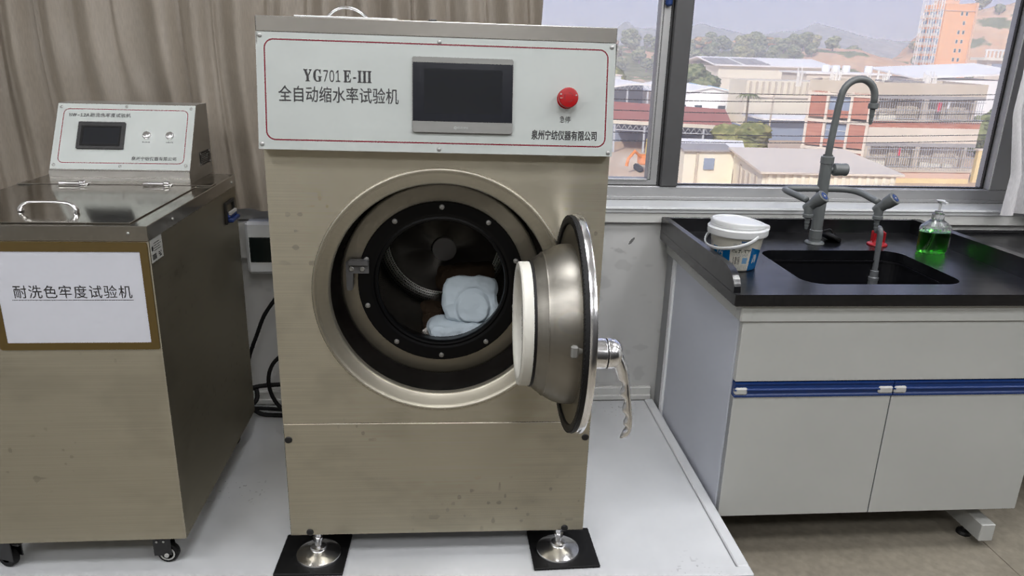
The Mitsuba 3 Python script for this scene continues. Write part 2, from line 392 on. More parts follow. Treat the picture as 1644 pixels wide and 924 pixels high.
# ------------------------------------------------------------------ lettering: glyph outlines as plain numbers
# each outline: 0 for an outer ring or 1, 2 ... for its holes, then x, y, x, y ... in units of 1/150 em
GLYPHS = {
'仪': (1.000, [[0,41,-4,65,8,78,17,87,26,76,43,67,65,58,95,55,113,66,115,69,98,76,72,87,47,95,36,105,50,114,69,120,88,126,117,137,115,132,90,123,64,114,44,102,26,120,10,145,-3,137,-12,135,-12,113,0,94,17,73,1,49,-12,47,-12],[0,81,118,90,122,102,103,107,92,98,87,92,100],[0,3,65,13,77,23,91,34,111,40,125,51,122,35,90,35,-12,24,-12,24,71,9,54]]),
'停': (1.000, [[0,46,57,142,57,142,32,132,32,132,47,57,47,56,32,47,32],[0,49,103,49,113,90,113,85,124,93,127,96,126,103,113,142,113,142,103],[0,60,95,130,95,130,66,60,66],[1,70,75,119,74,119,86,70,87],[0,60,27,60,36,129,36,129,27,101,27,100,-6,97,-9,90,-11,70,-12,66,-2,89,-1,89,26],[0,5,66,15,78,25,94,33,109,39,126,49,123,43,105,34,88,34,-12,24,-12,24,70,12,55]]),
'全': (1.000, [[0,4,69,24,80,45,96,63,113,74,128,84,123,82,119,101,99,119,86,146,69,139,60,122,70,121,61,81,61,81,37,121,37,122,27,81,27,81,3,139,2,139,-8,11,-8,11,2,69,2,69,27,30,27,30,37,69,37,69,60,30,61,29,70,12,60],[1,53,88,32,71,120,71,96,90,75,110]]),
'公': (1.000, [[0,89,118,100,123,108,107,120,92,130,79,144,66,135,56,123,68,109,86,97,103],[0,20,10,29,17,40,31,70,80,82,75,82,74,64,45,41,13,109,17,92,41,102,46,127,13,138,-5,127,-11,117,6,45,1,24,-2],[0,8,64,21,77,31,90,41,106,48,121,60,118,48,92,28,66,18,56]]),
'动': (1.000, [[0,69,-4,79,9,88,26,93,45,97,74,97,81,76,81,76,91,97,92,98,124,109,124,109,92,142,91,139,32,135,1,132,-5,126,-9,101,-10,98,1,118,0,123,3,126,11,128,29,130,80,108,81,103,40,95,13,88,0,78,-12],[0,8,68,8,78,74,78,74,68,41,67,35,48,26,22,61,29,52,52,61,55,77,13,67,10,63,19,28,11,14,6,10,17,14,22,18,31,29,67],[0,14,114,71,114,71,104,14,104]]),
'司': (1.000, [[0,13,117,133,117,133,0,132,-4,129,-7,120,-10,98,-11,95,0,120,1,122,4,122,106,13,106],[0,14,90,105,90,105,80,14,80],[0,24,64,94,64,94,16,35,16,35,5,24,4],[1,35,26,83,26,83,53,35,54]]),
'器': (1.000, [[0,5,29,27,40,44,52,8,53,8,63,54,63,64,78,19,79,19,119,66,119,66,80,76,78,69,63,110,63,92,72,97,79,83,79,83,119,131,119,131,79,100,78,119,68,120,67,117,63,142,63,142,53,102,52,111,46,124,39,145,31,139,22,131,24,131,-11,120,-11,120,-8,94,-8,94,-12,83,-12,83,34,110,35,98,43,87,53,60,53,38,35,66,34,66,-11,55,-11,54,-8,30,-8,30,-12,20,-12,19,24,11,21],[1,93,89,120,89,120,109,94,109],[2,94,2,120,2,120,24,94,24],[3,29,89,55,89,55,109,29,109],[4,30,3,55,2,55,24,30,24]]),
'宁': (1.000, [[0,11,56,11,66,139,66,139,56,81,55,80,-2,76,-9,67,-11,45,-11,40,0,60,0,69,1,69,55],[0,15,104,74,104,73,109,65,124,76,127,85,108,76,105,76,104,136,104,136,75,124,75,124,93,26,93,26,75,15,75]]),
'州': (1.000, [[0,123,124,134,124,134,-10,123,-10],[0,93,84,102,87,113,66,118,51,109,47,103,63],[0,78,-1,78,120,89,120,89,-1],[0,50,83,60,87,68,64,72,49,62,45,58,62],[0,9,-3,18,7,24,17,29,29,33,41,35,63,35,123,46,123,46,62,45,46,41,28,31,6,17,-12],[0,5,50,13,68,18,89,28,87,23,65,15,47,13,45]]),
'度': (1.000, [[0,29,-2,59,3,74,7,54,23,50,28,53,30,36,30,36,40,123,40,130,37,126,30,117,20,100,7,119,1,144,-3,138,-12,135,-12,109,-7,87,1,62,-7,33,-11],[1,62,30,73,20,87,12,103,20,113,30],[0,6,-6,13,11,18,37,19,111,76,111,71,124,81,127,82,127,90,111,142,111,142,101,31,101,30,48,25,14,16,-12],[0,34,74,34,84,58,84,58,97,69,97,69,84,105,84,105,97,116,97,116,84,141,84,141,74,116,74,116,50,58,50,58,74],[1,69,59,105,59,105,74,69,74]]),
'急': (1.000, [[0,115,27,125,31,136,13,142,-1,132,-4,125,10],[0,8,85,23,96,35,107,48,126,60,124,55,115,99,115,105,111,105,110,93,91,123,91,123,38,71,37,92,13,83,6,74,19,62,31,70,37,23,38,23,47,111,47,112,60,29,60,29,69,111,69,112,81,27,81,26,84,15,77],[1,34,91,80,91,89,105,48,105],[0,39,27,51,27,51,3,53,1,100,1,104,5,106,16,115,13,113,-2,109,-7,101,-10,54,-10,46,-8,42,-5,39,1],[0,6,-1,13,9,22,27,31,22,17,-6]]),
'有': (1.000, [[0,6,45,15,53,28,66,39,80,47,96,9,96,9,106,52,107,59,126,70,123,65,107,141,106,141,96,60,96,51,80,51,79,123,79,123,-1,122,-6,117,-10,109,-12,91,-12,87,-1,111,-1,112,18,50,18,49,-12,38,-12,38,60,13,37],[1,50,28,112,27,112,43,50,43],[2,50,53,112,53,112,68,50,69]]),
'机': (1.000, [[0,53,-5,61,7,66,16,72,37,75,58,75,117,125,117,125,3,128,0,134,0,137,2,139,28,147,23,146,4,144,-5,142,-8,138,-10,123,-11,118,-8,115,-4,114,107,86,107,85,57,84,38,80,21,72,2,61,-12],[0,4,27,12,38,21,54,31,83,8,83,8,94,32,94,33,126,43,126,44,94,66,94,66,83,44,83,44,70,66,45,59,35,44,56,43,-12,33,-12,32,58,20,32,10,17]]),
'水': (1.000, [[0,47,0,65,0,68,0,69,2,69,126,81,126,81,89,93,66,106,77,122,98,133,91,99,56,111,41,123,29,146,14,138,3,124,12,102,33,82,65,81,0,79,-6,76,-9,71,-11,51,-12],[0,6,11,22,25,31,38,40,55,47,75,47,76,11,77,11,88,54,88,61,85,58,70,52,52,46,39,37,24,29,15,15,3]]),
'泉': (1.000, [[0,24,113,62,113,69,127,81,125,76,113,126,113,126,57,81,57,80,56,86,44,95,33,111,44,125,56,135,49,123,40,102,26,121,12,132,7,145,3,138,-7,123,-1,106,9,91,22,81,35,80,-3,79,-7,77,-9,71,-11,50,-12,46,-2,67,-2,69,0,69,57,24,57],[1,36,67,114,66,114,81,36,81],[2,36,90,114,90,114,104,36,104],[0,5,1,18,8,30,17,39,25,45,36,11,37,11,46,54,47,60,44,54,30,49,22,34,6,23,-2,12,-7]]),
'洗': (1.000, [[0,39,-4,54,4,62,13,69,27,72,44,72,53,46,53,46,64,90,64,90,91,68,91,56,68,46,74,52,83,58,97,65,124,76,122,72,101,90,101,90,126,101,126,101,101,138,101,138,91,101,91,101,64,144,64,144,53,114,52,114,2,117,0,133,0,135,5,136,22,146,18,144,0,141,-7,135,-10,113,-11,108,-9,105,-7,103,3,102,53,84,53,82,34,77,17,72,6,63,-3,46,-12],[0,13,117,19,124,21,124,36,115,45,107,38,99,26,109],[0,10,-3,20,14,34,45,42,38,20,-10],[0,6,77,12,84,29,75,38,69,39,67,32,59,22,67]]),
'牢': (1.000, [[0,9,26,9,36,71,37,71,61,39,61,25,43,15,49,30,67,41,91,52,88,46,72,71,72,71,92,82,92,83,72,127,72,127,61,83,61,83,36,141,36,141,26,83,26,82,-12,71,-12,71,26],[0,11,110,71,110,63,124,74,126,85,110,139,110,139,83,128,83,127,100,23,100,22,83,11,83]]),
'率': (1.000, [[0,8,20,8,30,69,30,69,43,81,43,81,30,142,30,142,20,81,20,81,-12,69,-12,69,20],[0,11,113,71,113,65,124,76,127,85,113,141,113,141,102,77,102,64,84,83,85,93,97,102,92,90,78,65,55,89,57,83,67,91,70,101,58,108,44,99,41,96,48,92,48,48,43,45,52,55,58,72,74,72,75,51,72,48,81,57,89,65,102,11,102],[0,102,61,110,67,128,56,139,47,131,40],[0,103,77,124,96,133,91,124,81,111,72],[0,9,51,45,67,46,67,47,59,15,42],[0,13,90,21,96,35,87,43,79,35,72]]),
'纺': (1.000, [[0,53,-5,64,7,73,21,78,38,81,56,83,89,64,89,64,100,99,100,92,123,103,126,111,104,104,100,143,100,143,89,94,89,93,67,134,67,132,23,129,-1,126,-7,120,-10,98,-11,94,0,113,-1,118,4,121,21,123,56,92,56,86,26,77,5,70,-4,61,-12],[0,5,75,10,79,18,91,27,108,35,126,44,121,45,120,34,99,21,77,40,78,50,95,59,89,45,68,26,43,56,47,57,38,23,31,9,28,6,39,19,50,32,67,17,66,9,64],[0,6,8,27,13,57,20,58,9,9,-3,8,-3]]),
'缩': (1.000, [[0,56,111,94,111,89,123,98,126,106,111,142,111,142,89,132,89,132,102,66,102,66,87,56,87],[0,82,76,82,85,140,85,140,76,115,76,111,61,138,61,138,-11,128,-11,128,-5,95,-5,94,-12,84,-12,84,61,101,61,104,75],[1,94,5,128,4,128,24,94,24],[2,94,33,128,33,128,51,94,51],[0,6,74,11,78,18,89,28,110,34,126,44,121,44,120,31,94,21,76,37,77,45,93,54,87,42,66,26,43,46,47,48,45,62,67,71,91,81,89,72,67,72,-12,63,-12,63,48,54,36,48,43,48,38,10,27,7,37,10,39,19,48,31,67,9,64],[0,7,8,47,22,52,24,54,14,11,-2,9,-2]]),
'耐': (1.000, [[0,86,81,86,92,121,92,121,125,131,125,131,92,144,92,144,81,131,81,131,-3,130,-7,126,-10,116,-12,104,-12,101,-2,119,-1,121,1,121,81],[0,88,64,97,67,107,48,112,33,102,30,97,45],[0,8,107,8,118,84,118,84,107,50,107,44,87,80,87,80,-5,77,-10,63,-11,60,-3,70,-2,71,-1,71,76,60,76,60,-2,52,-2,52,76,41,76,41,-2,33,-2,33,76,21,76,21,-12,12,-12,12,87,33,87,39,106]]),
'自': (1.000, [[0,24,106,62,106,68,126,81,125,75,106,128,106,128,-12,116,-12,115,-4,36,-4,36,-12,24,-12],[1,36,7,116,7,116,29,36,29],[2,36,40,116,39,116,61,36,62],[3,36,95,36,72,116,73,116,95]]),
'色': (1.000, [[0,6,76,23,89,34,100,46,115,53,126,63,123,58,113,100,114,106,108,88,85,129,84,129,30,118,30,117,37,37,37,37,6,41,2,50,1,122,1,127,3,130,7,134,25,144,21,143,9,139,-1,131,-7,117,-10,53,-10,34,-7,28,-1,26,8,25,76,12,66],[1,82,48,118,48,118,74,82,74],[2,35,85,74,84,89,102,51,103],[3,36,48,71,48,71,74,37,74]]),
'试': (1.000, [[0,52,95,101,95,101,125,112,125,113,95,144,95,144,84,113,84,117,36,121,18,126,6,130,3,133,5,136,26,145,20,140,-3,135,-10,128,-12,122,-8,117,-3,113,6,109,20,105,40,102,84,52,84],[0,117,119,125,124,136,111,141,103,132,98,127,107],[0,54,9,72,14,72,51,57,52,57,62,97,62,97,52,83,51,83,18,100,22,102,12,58,-1,57,-1],[0,8,68,8,79,39,79,39,14,55,24,58,16,58,14,27,-8,21,2,26,7,28,14,28,68],[0,18,116,26,123,48,102,39,94,31,104]]),
'限': (1.000, [[0,61,-3,64,1,66,6,66,120,132,120,132,54,102,54,102,52,111,31,134,48,141,41,116,22,130,8,145,-1,137,-11,123,-3,113,8,103,23,97,37,92,53,78,54,77,4,104,10,104,0,76,-8,66,-12],[1,78,82,78,63,121,64,121,82],[2,78,109,78,92,121,92,121,110],[0,14,120,52,120,59,116,44,78,54,61,57,47,56,33,51,26,46,24,33,24,31,33,42,34,45,36,47,40,47,48,45,58,42,65,34,76,45,110,24,110,24,-12,14,-12]]),
'验': (1.000, [[0,56,76,72,88,82,99,93,113,100,127,110,124,107,117,111,111,127,93,146,78,140,68,115,90,101,107,85,87,65,69,63,68],[0,65,5,109,5,120,30,131,57,141,55,119,5,142,5,142,-5,65,-5],[0,80,79,124,79,124,70,80,70],[0,97,58,106,58,112,23,102,23],[0,70,54,79,56,85,37,88,20,80,18,76,36],[0,10,110,10,119,56,119,50,56,62,56,61,39,57,2,52,-7,46,-10,25,-10,22,-1,41,-1,45,1,49,18,51,47,11,47,16,98,25,98,22,56,40,56,45,109],[0,5,22,28,28,45,32,45,23,10,13,7,13]]),
'Yb': (0.635, [[0,-3,98,-3,102,46,102,46,98,37,97,35,94,35,91,56,51,78,89,76,95,73,97,66,98,66,102,98,102,98,98,92,95,87,89,60,46,61,10,65,5,73,4,73,0,23,0,23,4,30,5,34,9,36,17,36,39,7,92,3,96]]),
'Gb': (0.755, [[0,6,49,8,65,12,77,19,87,28,96,39,101,52,104,66,103,88,97,91,100,93,104,97,104,97,69,94,69,85,85,73,96,65,99,57,99,46,95,40,88,35,77,33,60,33,43,36,24,42,12,52,5,57,3,66,3,73,6,76,10,76,31,73,38,69,40,62,41,62,44,112,44,112,41,103,39,100,35,100,6,85,1,66,-2,51,-2,35,3,23,10,14,21,8,35]]),
'Eb': (0.657, [[0,3,0,3,4,10,5,15,7,17,15,16,89,13,96,4,98,4,102,89,102,89,71,86,72,83,81,80,87,72,93,59,96,46,96,42,94,41,55,50,56,57,59,62,67,64,77,68,77,68,26,64,27,62,39,58,45,51,49,41,49,41,12,42,8,47,6,59,6,71,9,83,17,92,32,96,32,90,0]]),
'Ib': (0.388, [[0,3,4,13,6,16,12,17,88,14,96,3,98,3,102,55,102,54,98,47,97,43,95,41,90,41,13,44,7,47,5,55,4,55,0,3,0]]),
}


def glyph(ch):
    adv, rings = GLYPHS[ch]
    out = None
    for hole_ in (0, 1):
        for r in rings:
            if min(r[0], 1) == hole_:
                g = Polygon(np.array(r[1:], float).reshape(-1, 2) / 150.0).buffer(0)
                out = g if out is None else (out.difference(g) if hole_ else out.union(g))
    return out, adv


def lettering(text, width, height, pitch=None, bold=0.0, depth=0.0005):
    """CJK lettering in the xy plane from the origin: em boxes of width x height, one every pitch."""
    from shapely import affinity
    ms, x = [], 0.0
    for ch in text:
        g, adv = glyph(ch)
        if bold:
            g = g.buffer(bold, quad_segs=2)
        g = affinity.affine_transform(g, [width, 0, 0, height, x, 0]).simplify(height * 0.004)
        ms.append(ext(g, depth))
        x += pitch or adv * width
    return cat(*ms)


def sans(text, height, depth=0.0005, bold=False, stretch=1.0):
    m = meshkit.text_mesh(text, height, depth, bold)
    m.apply_transform(np.diag([stretch, 1, 1, 1]))
    return m


# ------------------------------------------------------------------ the room
def panel_with_hole(x0, x1, z0, z1, hx0, hx1, hz0, hz1, y0, y1):
    return cat(bx(x0, x1, y0, y1, z0, hz0), bx(x0, x1, y0, y1, hz1, z1), bx(x0, hx0, y0, y1, hz0, hz1), bx(hx1, x1, y0, y1, hz0, hz1))


WX0, WX1, WZ0, WZ1 = -1.90, 2.46, 0.895, 2.55                      # the window opening
RX0, RX1, RY0, RY1, RZ = -3.2, 4.6, -4.6, 0.88, 2.95
add('wall_back', panel_with_hole(RX0 - .2, RX1 + .2, -.05, RZ + .1, WX0, WX1, WZ0, WZ1, RY1, RY1 + .26), 'm_wall', kind='structure')
add('wall_left', bx(RX0 - .2, RX0, RY0, RY1, 0, RZ), 'm_wall', kind='structure')
add('wall_right', bx(RX1, RX1 + .2, RY0, RY1, 0, RZ), 'm_wall', kind='structure')
matte('m_wall_far', (0.33, 0.315, 0.285))
add('wall_front', bx(RX0 - .2, RX1 + .2, RY0 - .2, RY0, 0, RZ), 'm_wall_far', kind='structure')
add('ceiling', bx(RX0 - .2, RX1 + .2, RY0 - .2, RY1 + .26, RZ, RZ + .1), 'm_ceiling', kind='structure')
add('floor', bx(RX0 - .2, RX1 + .2, RY0 - .2, RY1, -.1, -.004), 'm_grout', kind='structure', label='beige marbled tile floor of the laboratory')
TS, rest = 0.9, []
tx0, ty0 = 2.03 - 9 * TS, 0.63 - 9 * TS                            # one joint runs along x = 2.03
for i in range(14):
    for j in range(10):
        a, b = max(tx0 + i * TS + .001, RX0), min(tx0 + (i + 1) * TS - .001, RX1)
        c, d = max(ty0 + j * TS + .001, RY0), min(ty0 + (j + 1) * TS - .001, RY1)
        if b - a < .02 or d - c < .02:
            continue
        t = cb(a, b, c, d, -.006, 0, .0008)
        if 1.2 < b and a < 2.6 and d > -.8:
            add('tile', t, 'm_tile', 'floor')
        else:
            rest.append(t)
add('tile', cat(*rest), 'm_tile', 'floor', kind='stuff')
add('baseboard_back', cat(cb(RX0, 1.14, .862, .88, 0, .222, .003), cb(RX0, 1.14, .856, .88, .172, .193, .003)), 'm_trim', kind='structure')

# window: aluminium frame, one sliding sash on the left, a fixed pane on the right
w = thing('window_1', 'wide aluminium window above the sink with a sliding sash beside a fixed pane', None)
labels[w]['kind'] = 'structure'
YF = .98
add('frame', cat(cb(WX0, WX1, YF, 1.06, WZ0, .9525, .003), cb(WX0, WX1, YF, 1.06, 2.50, WZ1, .003), cb(WX0, WX0 + .05, YF, 1.06, .9525, 2.5, .003),
                 cb(2.388, WX1, YF, 1.06, .9525, 2.5, .003), cb(WX0, WX1, YF - .004, YF, .9045, .916, .001)), 'm_aluminium', w, brush=True)
add('mullion', cat(cb(1.138, 1.2015, YF - .006, 1.06, .9525, 2.5, .004), cb(1.131, 1.137, YF + .012, 1.05, .9525, 2.5, .001)), 'm_mullion', w)
sa = add('sash', cat(cb(1.0925, 1.1015, YF + .004, 1.03, .976, 2.49, .002), cb(1.1035, 1.130, YF + .010, 1.035, .955, 2.495, .002), cb(-.3, 1.130, YF + .010, 1.035, .955, .9725, .002),
                     cb(-.3, 1.0925, YF + .004, 1.03, .9705, .9785, .002), cb(-.3, -.26, YF + .004, 1.03, .955, 2.49, .002)), 'm_aluminium', w, brush=True)
add('pane', bx(-.26, 1.093, 1.012, 1.0125, .978, 2.49), 'm_pane', sa)
add('latch', cat(cb(1.104, 1.126, YF - .012, YF + .01, 1.553, 1.66, .006), cb(1.109, 1.121, YF - .03, YF - .01, 1.60, 1.64, .004)), 'm_blue_plastic', sa, label='dark blue sash latch')
add('pane', bx(1.2015, 2.388, 1.022, 1.0225, .9525, 2.5), 'm_pane', w)
add('glazing_bead', cat(bx(1.2015, 2.388, 1.012, 1.022, .9525, .9565), bx(2.381, 2.388, 1.012, 1.022, .9525, 2.5)), 'm_black', w, label='dark rubber seal')
add('sill', cat(cb(RX0, RX1, .857, .99, .880, .903, .003), cb(RX0, RX1, .853, .866, .8935, .899, .002)), 'm_sill', w, label='white window sill board')
add('trim_1', cb(RX0, RX1, .862, .90, .8455, .884, .002), 'm_trim', kind='structure', label='painted board under the window sill')

for i, (lx, ly) in enumerate([(x, y) for x in (-2.5, -1.0, .5, 2.0, 3.5) for y in (-2.75, -1.4, .0) if y < 0 or x > 0]):
    l = thing('ceiling_light', 'square white ceiling light panel above the room', 'ceiling light', 'ceiling light panels')
    add('frame', cat(*[xf(cb(-.3, .3, .285, .3, -.03, 0, .002), rot(90 * k, (0, 0, 1))) for k in range(4)]).apply_translation((lx, ly, RZ)), 'm_white_plastic', l)
    d = trimesh.Trimesh([(lx - .285, ly - .285, RZ - .02), (lx + .285, ly - .285, RZ - .02), (lx + .285, ly + .285, RZ - .02), (lx - .285, ly + .285, RZ - .02)], [(0, 2, 1), (0, 3, 2)], process=False)
    add('diffuser', d, 'm_lamp', l, emitter={'type': 'area', 'radiance': rgb((LAMP, LAMP * 1.0, LAMP * 1.02))})

# an added, unseen dark cupboard that darkens the reflection in the steel
fb = thing('added_dark_cupboard', 'added unseen dark cupboard behind the camera, darkening the reflection in the steel machines', 'cupboard')
for k in range(4):
    add('door', cb(.80 + .95 * k, 1.73 + .95 * k, -2.35, -2.33, .08, 2.15, .003), 'm_added_cupboard', fb)
add('body', bx(.79, 4.58, -2.80, -2.35, 0, 2.18), 'm_added_cupboard', fb)


# curtains
def drape(x0, x1, z0, z1, y, fold, nx, nz):
    u, v = np.meshgrid(np.linspace(0, 1, nx), np.linspace(0, 1, nz))
    X, Z = x0 + (x1 - x0) * u, z0 + (z1 - z0) * v
    dx, dy, dz = fold(X, Z)
    P = np.stack([X + dx, y + dy, Z + dz], -1).reshape(-1, 3)
    i, j = np.meshgrid(np.arange(nz - 1), np.arange(nx - 1), indexing='ij')
    a = (i * nx + j).ravel()
    return trimesh.Trimesh(P, np.vstack([np.stack([a, a + 1, a + nx + 1], 1), np.stack([a, a + nx + 1, a + nx], 1)]), process=False)


def beige_fold(X, Z):
    q = lambda s, sz, o: meshkit.noise(np.stack([X * s + o, Z * sz, 0 * X], -1), 3) - .5
    u = X + .11 * (Z - 1.5) * np.clip((.1 - X) / .6, 0, 1) + .08 * q(1.7, 1.5, 4)
    ph = 27.0 * u + 3.4 * q(3.1, .35, 0) + 2.2 * q(6.5, .9, 7)
    a = .030 + .024 * q(4.3, .5, 11)
    ridge = np.exp(1.9 * (np.cos(2 * ph) - 1))
    fine = np.exp(1.2 * (np.cos(3.1 * ph + 5.0 * q(3.0, .6, 21)) - 1))
    low = 1 - np.clip((Z - .9) / .75, 0, 1)
    y = .012 - a * 1.35 * ridge - .012 * fine + .030 * q(6.0, 3.6, 9) * low + .012 * q(15, 9, 2) * low + .030 * q(2.4, 1.2, 5) + .010 * q(9, 2.0, 31)
    x = .012 * np.sin(2 * ph)
    z = .030 * q(4, 0, 3) * (1 - np.clip((Z - .9) / .2, 0, 1))
    return x, y, z


add('curtain', drape(-1.7, .672, .905, 2.75, .806, beige_fold, 900, 120), 'm_curtain', smooth=True, label='beige satin curtain with many soft folds behind the two steel machines', category='curtain')


def grey_fold(X, Z):
    ph = (X - 2.345) * 46.0 + .5 * np.sin((Z - 1.2) * 2.5)
    y = .046 * np.sin(ph) + .012 * np.sin(ph * .53 + 1)
    x = -.048 * np.clip((Z - 1.04) / .2, 0, 1)
    return x, y, -.006 * np.sin(ph)


add('curtain', drape(2.292, 2.95, .900, 2.75, .80, grey_fold, 220, 80), 'm_curtain_grey', smooth=True, label='pale grey curtain gathered at the right end of the window', category='curtain')

# low platform that carries both machines
PX0, PX1, PY0, PY1, PT = -2.4, 1.148, -.113, .855, .171
pf = thing('platform', 'low white board platform under the two steel machines, with a raised rim', 'platform')
add('top_board', cb(PX0, PX1 - .033, PY0 + .034, PY1, .145, PT, .001), 'm_board', pf)
add('rim', cb(PX0, PX1, PY0, PY0 + .033, .0, .1772, .003), 'm_board', pf)
add('rim', cb(PX1 - .032, PX1, PY0 + .0335, PY1, .0, .1772, .003), 'm_board', pf)
add('base', bx(PX0 + .05, PX1 - .05, PY0 + .06, PY1 - .02, 0, .145), 'm_wall', pf)

# ------------------------------------------------------------------ the shrinkage tester (the big machine), in its own frame
RA, LEAN = -0.0058, 0.0053
POSE = np.array([[math.cos(RA), -math.sin(RA), 0, 0], [math.sin(RA), math.cos(RA), 0, 0], [0, 0, 1, 0], [0, 0, 0, 1.0]]) @ \
    np.array([[1, 0, LEAN, -.3 * LEAN], [0, 1, 0, 0], [-LEAN, 0, 1, 0], [0, 0, 0, 1.0]])
XF[0] = POSE
CX, CZ = .3683, .8747                                              # the drum's axis
mw = thing('shrinkage_tester', 'large stainless steel front-loading shrinkage testing machine with its round door open', 'testing machine')
hole = Point(CX, CZ).buffer(.286, quad_segs=32)
sheet = ext(rect(0, .5548, .730, 1.1965).difference(hole), .0015)
front = place(sheet, (0, .0015, 0), (1, 0, 0), (0, 0, 1), (0, -1, 0))
add('front_panel', front, 'm_steel', mw, brush=True)
ring, ruv = turned([(.2863, 0), (.2845, .0032), (.2815, .0046), (.2785, .0034), (.2765, .0010), (.2725, -.0004), (.2620, -.0045), (.2535, -.0085), (.2505, -.0110), (.2490, -.0150), (.2488, -.0260)], (CX, 0, CZ), '-y', 160)
add('embossed_ring', ring, 'm_ring_steel', mw, smooth=True, uv=ruv, label='pressed ring around the opening')
add('lower_panel', cb(0, .730, 0, .02, .2455, .5530, .0012), 'm_steel', mw, brush=True)
add('side_panel', bx(0, .0015, .0016, .62, .2455, 1.4235), 'm_steel_side', mw, brush=True)
add('side_panel', bx(.7285, .730, .0016, .62, .2455, 1.4235), 'm_steel_side', mw, brush=True)
add('back_panel', bx(.002, .728, .618, .62, .25, 1.42), 'm_dark_steel', mw)
add('base_plate', bx(.003, .727, .004, .618, .2465, .250), 'm_dark_steel', mw)
add('top_cap', cat(cb(-.001, .7290, .0055, .625, 1.4242, 1.4545, .0015)), 'm_cap_steel', mw, brush=True)
head = ext(Polygon([(-.0285, 1.1968), (.0092, 1.4240), (.30, 1.4240), (.30, 1.1968)]), .7285)
add('head_housing', place(head, (-.0005, 0, 0), (0, 1, 0), (0, 0, 1), (1, 0, 0)), 'm_steel', mw, brush=True)
# the leaning control panel: x, s (up the slope from z 1.196), d (proud)
PS = np.array([0, .0378, .2280]) / .2311
PN = np.array([0, -.2280, .0378]) / .2311
PO = np.array([0, -.0297, 1.1962])


def on_panel(m, x=0.0, s=0.0, d=0.0):
    return place(m, PO + (x, 0, 0) + PS * s + PN * d, (1, 0, 0), PS, PN)


def sz(z):
    return (z - 1.1962) / .9866


cp = add('control_panel', on_panel(ext(rect(-.0015, 0, .7278, .2305), .0025)), 'm_panel_white', mw, label='white printed control panel')
T = .0026
line = rrect(.0138, .7130, sz(1.2143), sz(1.4112), .019)
add('border_line', on_panel(ext(line.difference(line.buffer(-.0027)), .0003), d=T), 'm_red_line', cp)
for x, z in [(.0068, 1.4166), (.3635, 1.4150), (.7193, 1.4158), (.0055, 1.2062), (.3638, 1.2034), (.7191, 1.2034)]:
    sc = lathe([(.0045, 0), (.0045, .0008), (.0036, .0019), (.0015, .0025), (0, .0026)], (0, 0, 0), 'z', 20)
    sc = cat(sc, bx(-.0024, .0024, -.0004, .0004, .0018, .0029), bx(-.0004, .0004, -.0024, .0024, .0018, .0029))
    add('screw', on_panel(xf(sc, rot(37 * x * 50, (0, 0, 1))), x, sz(z), T), 'm_screw', cp, smooth=30)
cap = .0234
serif = lambda ch, x, w, bold=.012: lettering([ch], w, cap / .69, None, bold).apply_translation((x, 0, 0))
add('model_lettering', on_panel(cat(serif('Yb', .0915, .0235), serif('Gb', .1095, .0235), sans('701', cap * .97, stretch=.60).apply_translation((.1290, 0, 0)),
                                    serif('Eb', .1700, .0240), ext(rect(.1895, .0070, .1958, .0103), .0005),
                                    *[serif('Ib', x, .0240) for x in (.1980, .2078, .2176)]), 0, sz(1.3312), T), 'm_ink', cp)
add('name_lettering', on_panel(lettering('全自动缩水率试验机', .0268, .0335, .0268, .006), .0400, sz(1.2935), T), 'm_ink', cp)
add('company_lettering', on_panel(lettering('泉州宁纺仪器有限公司', .0140, .0205, .01395, .022), .5555, sz(1.2296), T), 'm_ink', cp)
add('stop_lettering', on_panel(lettering('急停', .0122, .0148, .0118), .6135, sz(1.2638), T), 'm_ink', cp)
hm = add('touch_screen', on_panel(cat(ext(rrect(.3085, .5150, sz(1.2362), sz(1.3848), .005), .0055), ext(rrect(.3095, .5140, sz(1.2370), sz(1.3840), .005), .0070)), d=T), 'm_bezel_grey', mw, label='grey framed touch screen')
add('glass_front', on_panel(ext(rect(.3100, sz(1.2590), .5138, sz(1.3738)), .0008), d=T + .0068), 'm_screen_frame', hm, label='dark blue-black glass border')
add('display', on_panel(ext(rect(.3330, sz(1.2752), .4925, sz(1.3620)), .0005), d=T + .0074), 'm_screen', hm, label='dark display that is switched off')
add('maker_mark', on_panel(cat(sans('FLEXEM', .0040).apply_translation((.0070, 0, 0)), ext(Point(.0025, .0020).buffer(.0029).difference(Point(.0025, .0020).buffer(.0016)), .0004),
                               ext(Polygon([(.0025, .0020), (.0052, -.0012), (.0036, -.0012)]), .0004)), .3945, sz(1.2448), T + .0070), 'm_panel_white', hm, label='pale maker lettering')
es = add('emergency_stop_button', on_panel(lathe([(.0205, .0), (.0150, .0), (.0150, .012), (.0196, .014), (.0203, .017), (.0203, .0255), (.0192, .0272), (.0180, .0276), (.009, .0282), (0, .0283)], (0, 0, 0), 'z', 56), .6278, sz(1.3112), T),
         'm_red_button', mw, smooth=22, label='red mushroom emergency stop button')
add('tick_mark', on_panel(cat(*[ext(rect(x0, y0, x1, y1), .0006) for x0, y0, x1, y1 in ((-.0176, .0050, -.0142, .0074), (-.0178, -.0022, -.0128, -.0010), (.0142, .0036, .0176, .0058))]), .6278, sz(1.3112), T + .0280), 'm_label_white', es)
add('arrow_mark', on_panel(cat(*[ext(Point(0, 0).buffer(.0095).difference(Point(0, 0).buffer(.0085)).intersection(Polygon([(0, 0), (.02 * math.cos(a), .02 * math.sin(a)), (.02 * math.cos(a + 1.4), .02 * math.sin(a + 1.4))])), .0004) for a in (.3, 2.4, 4.5)]), .6278, sz(1.3112), T + .0280), 'm_red_line', es)
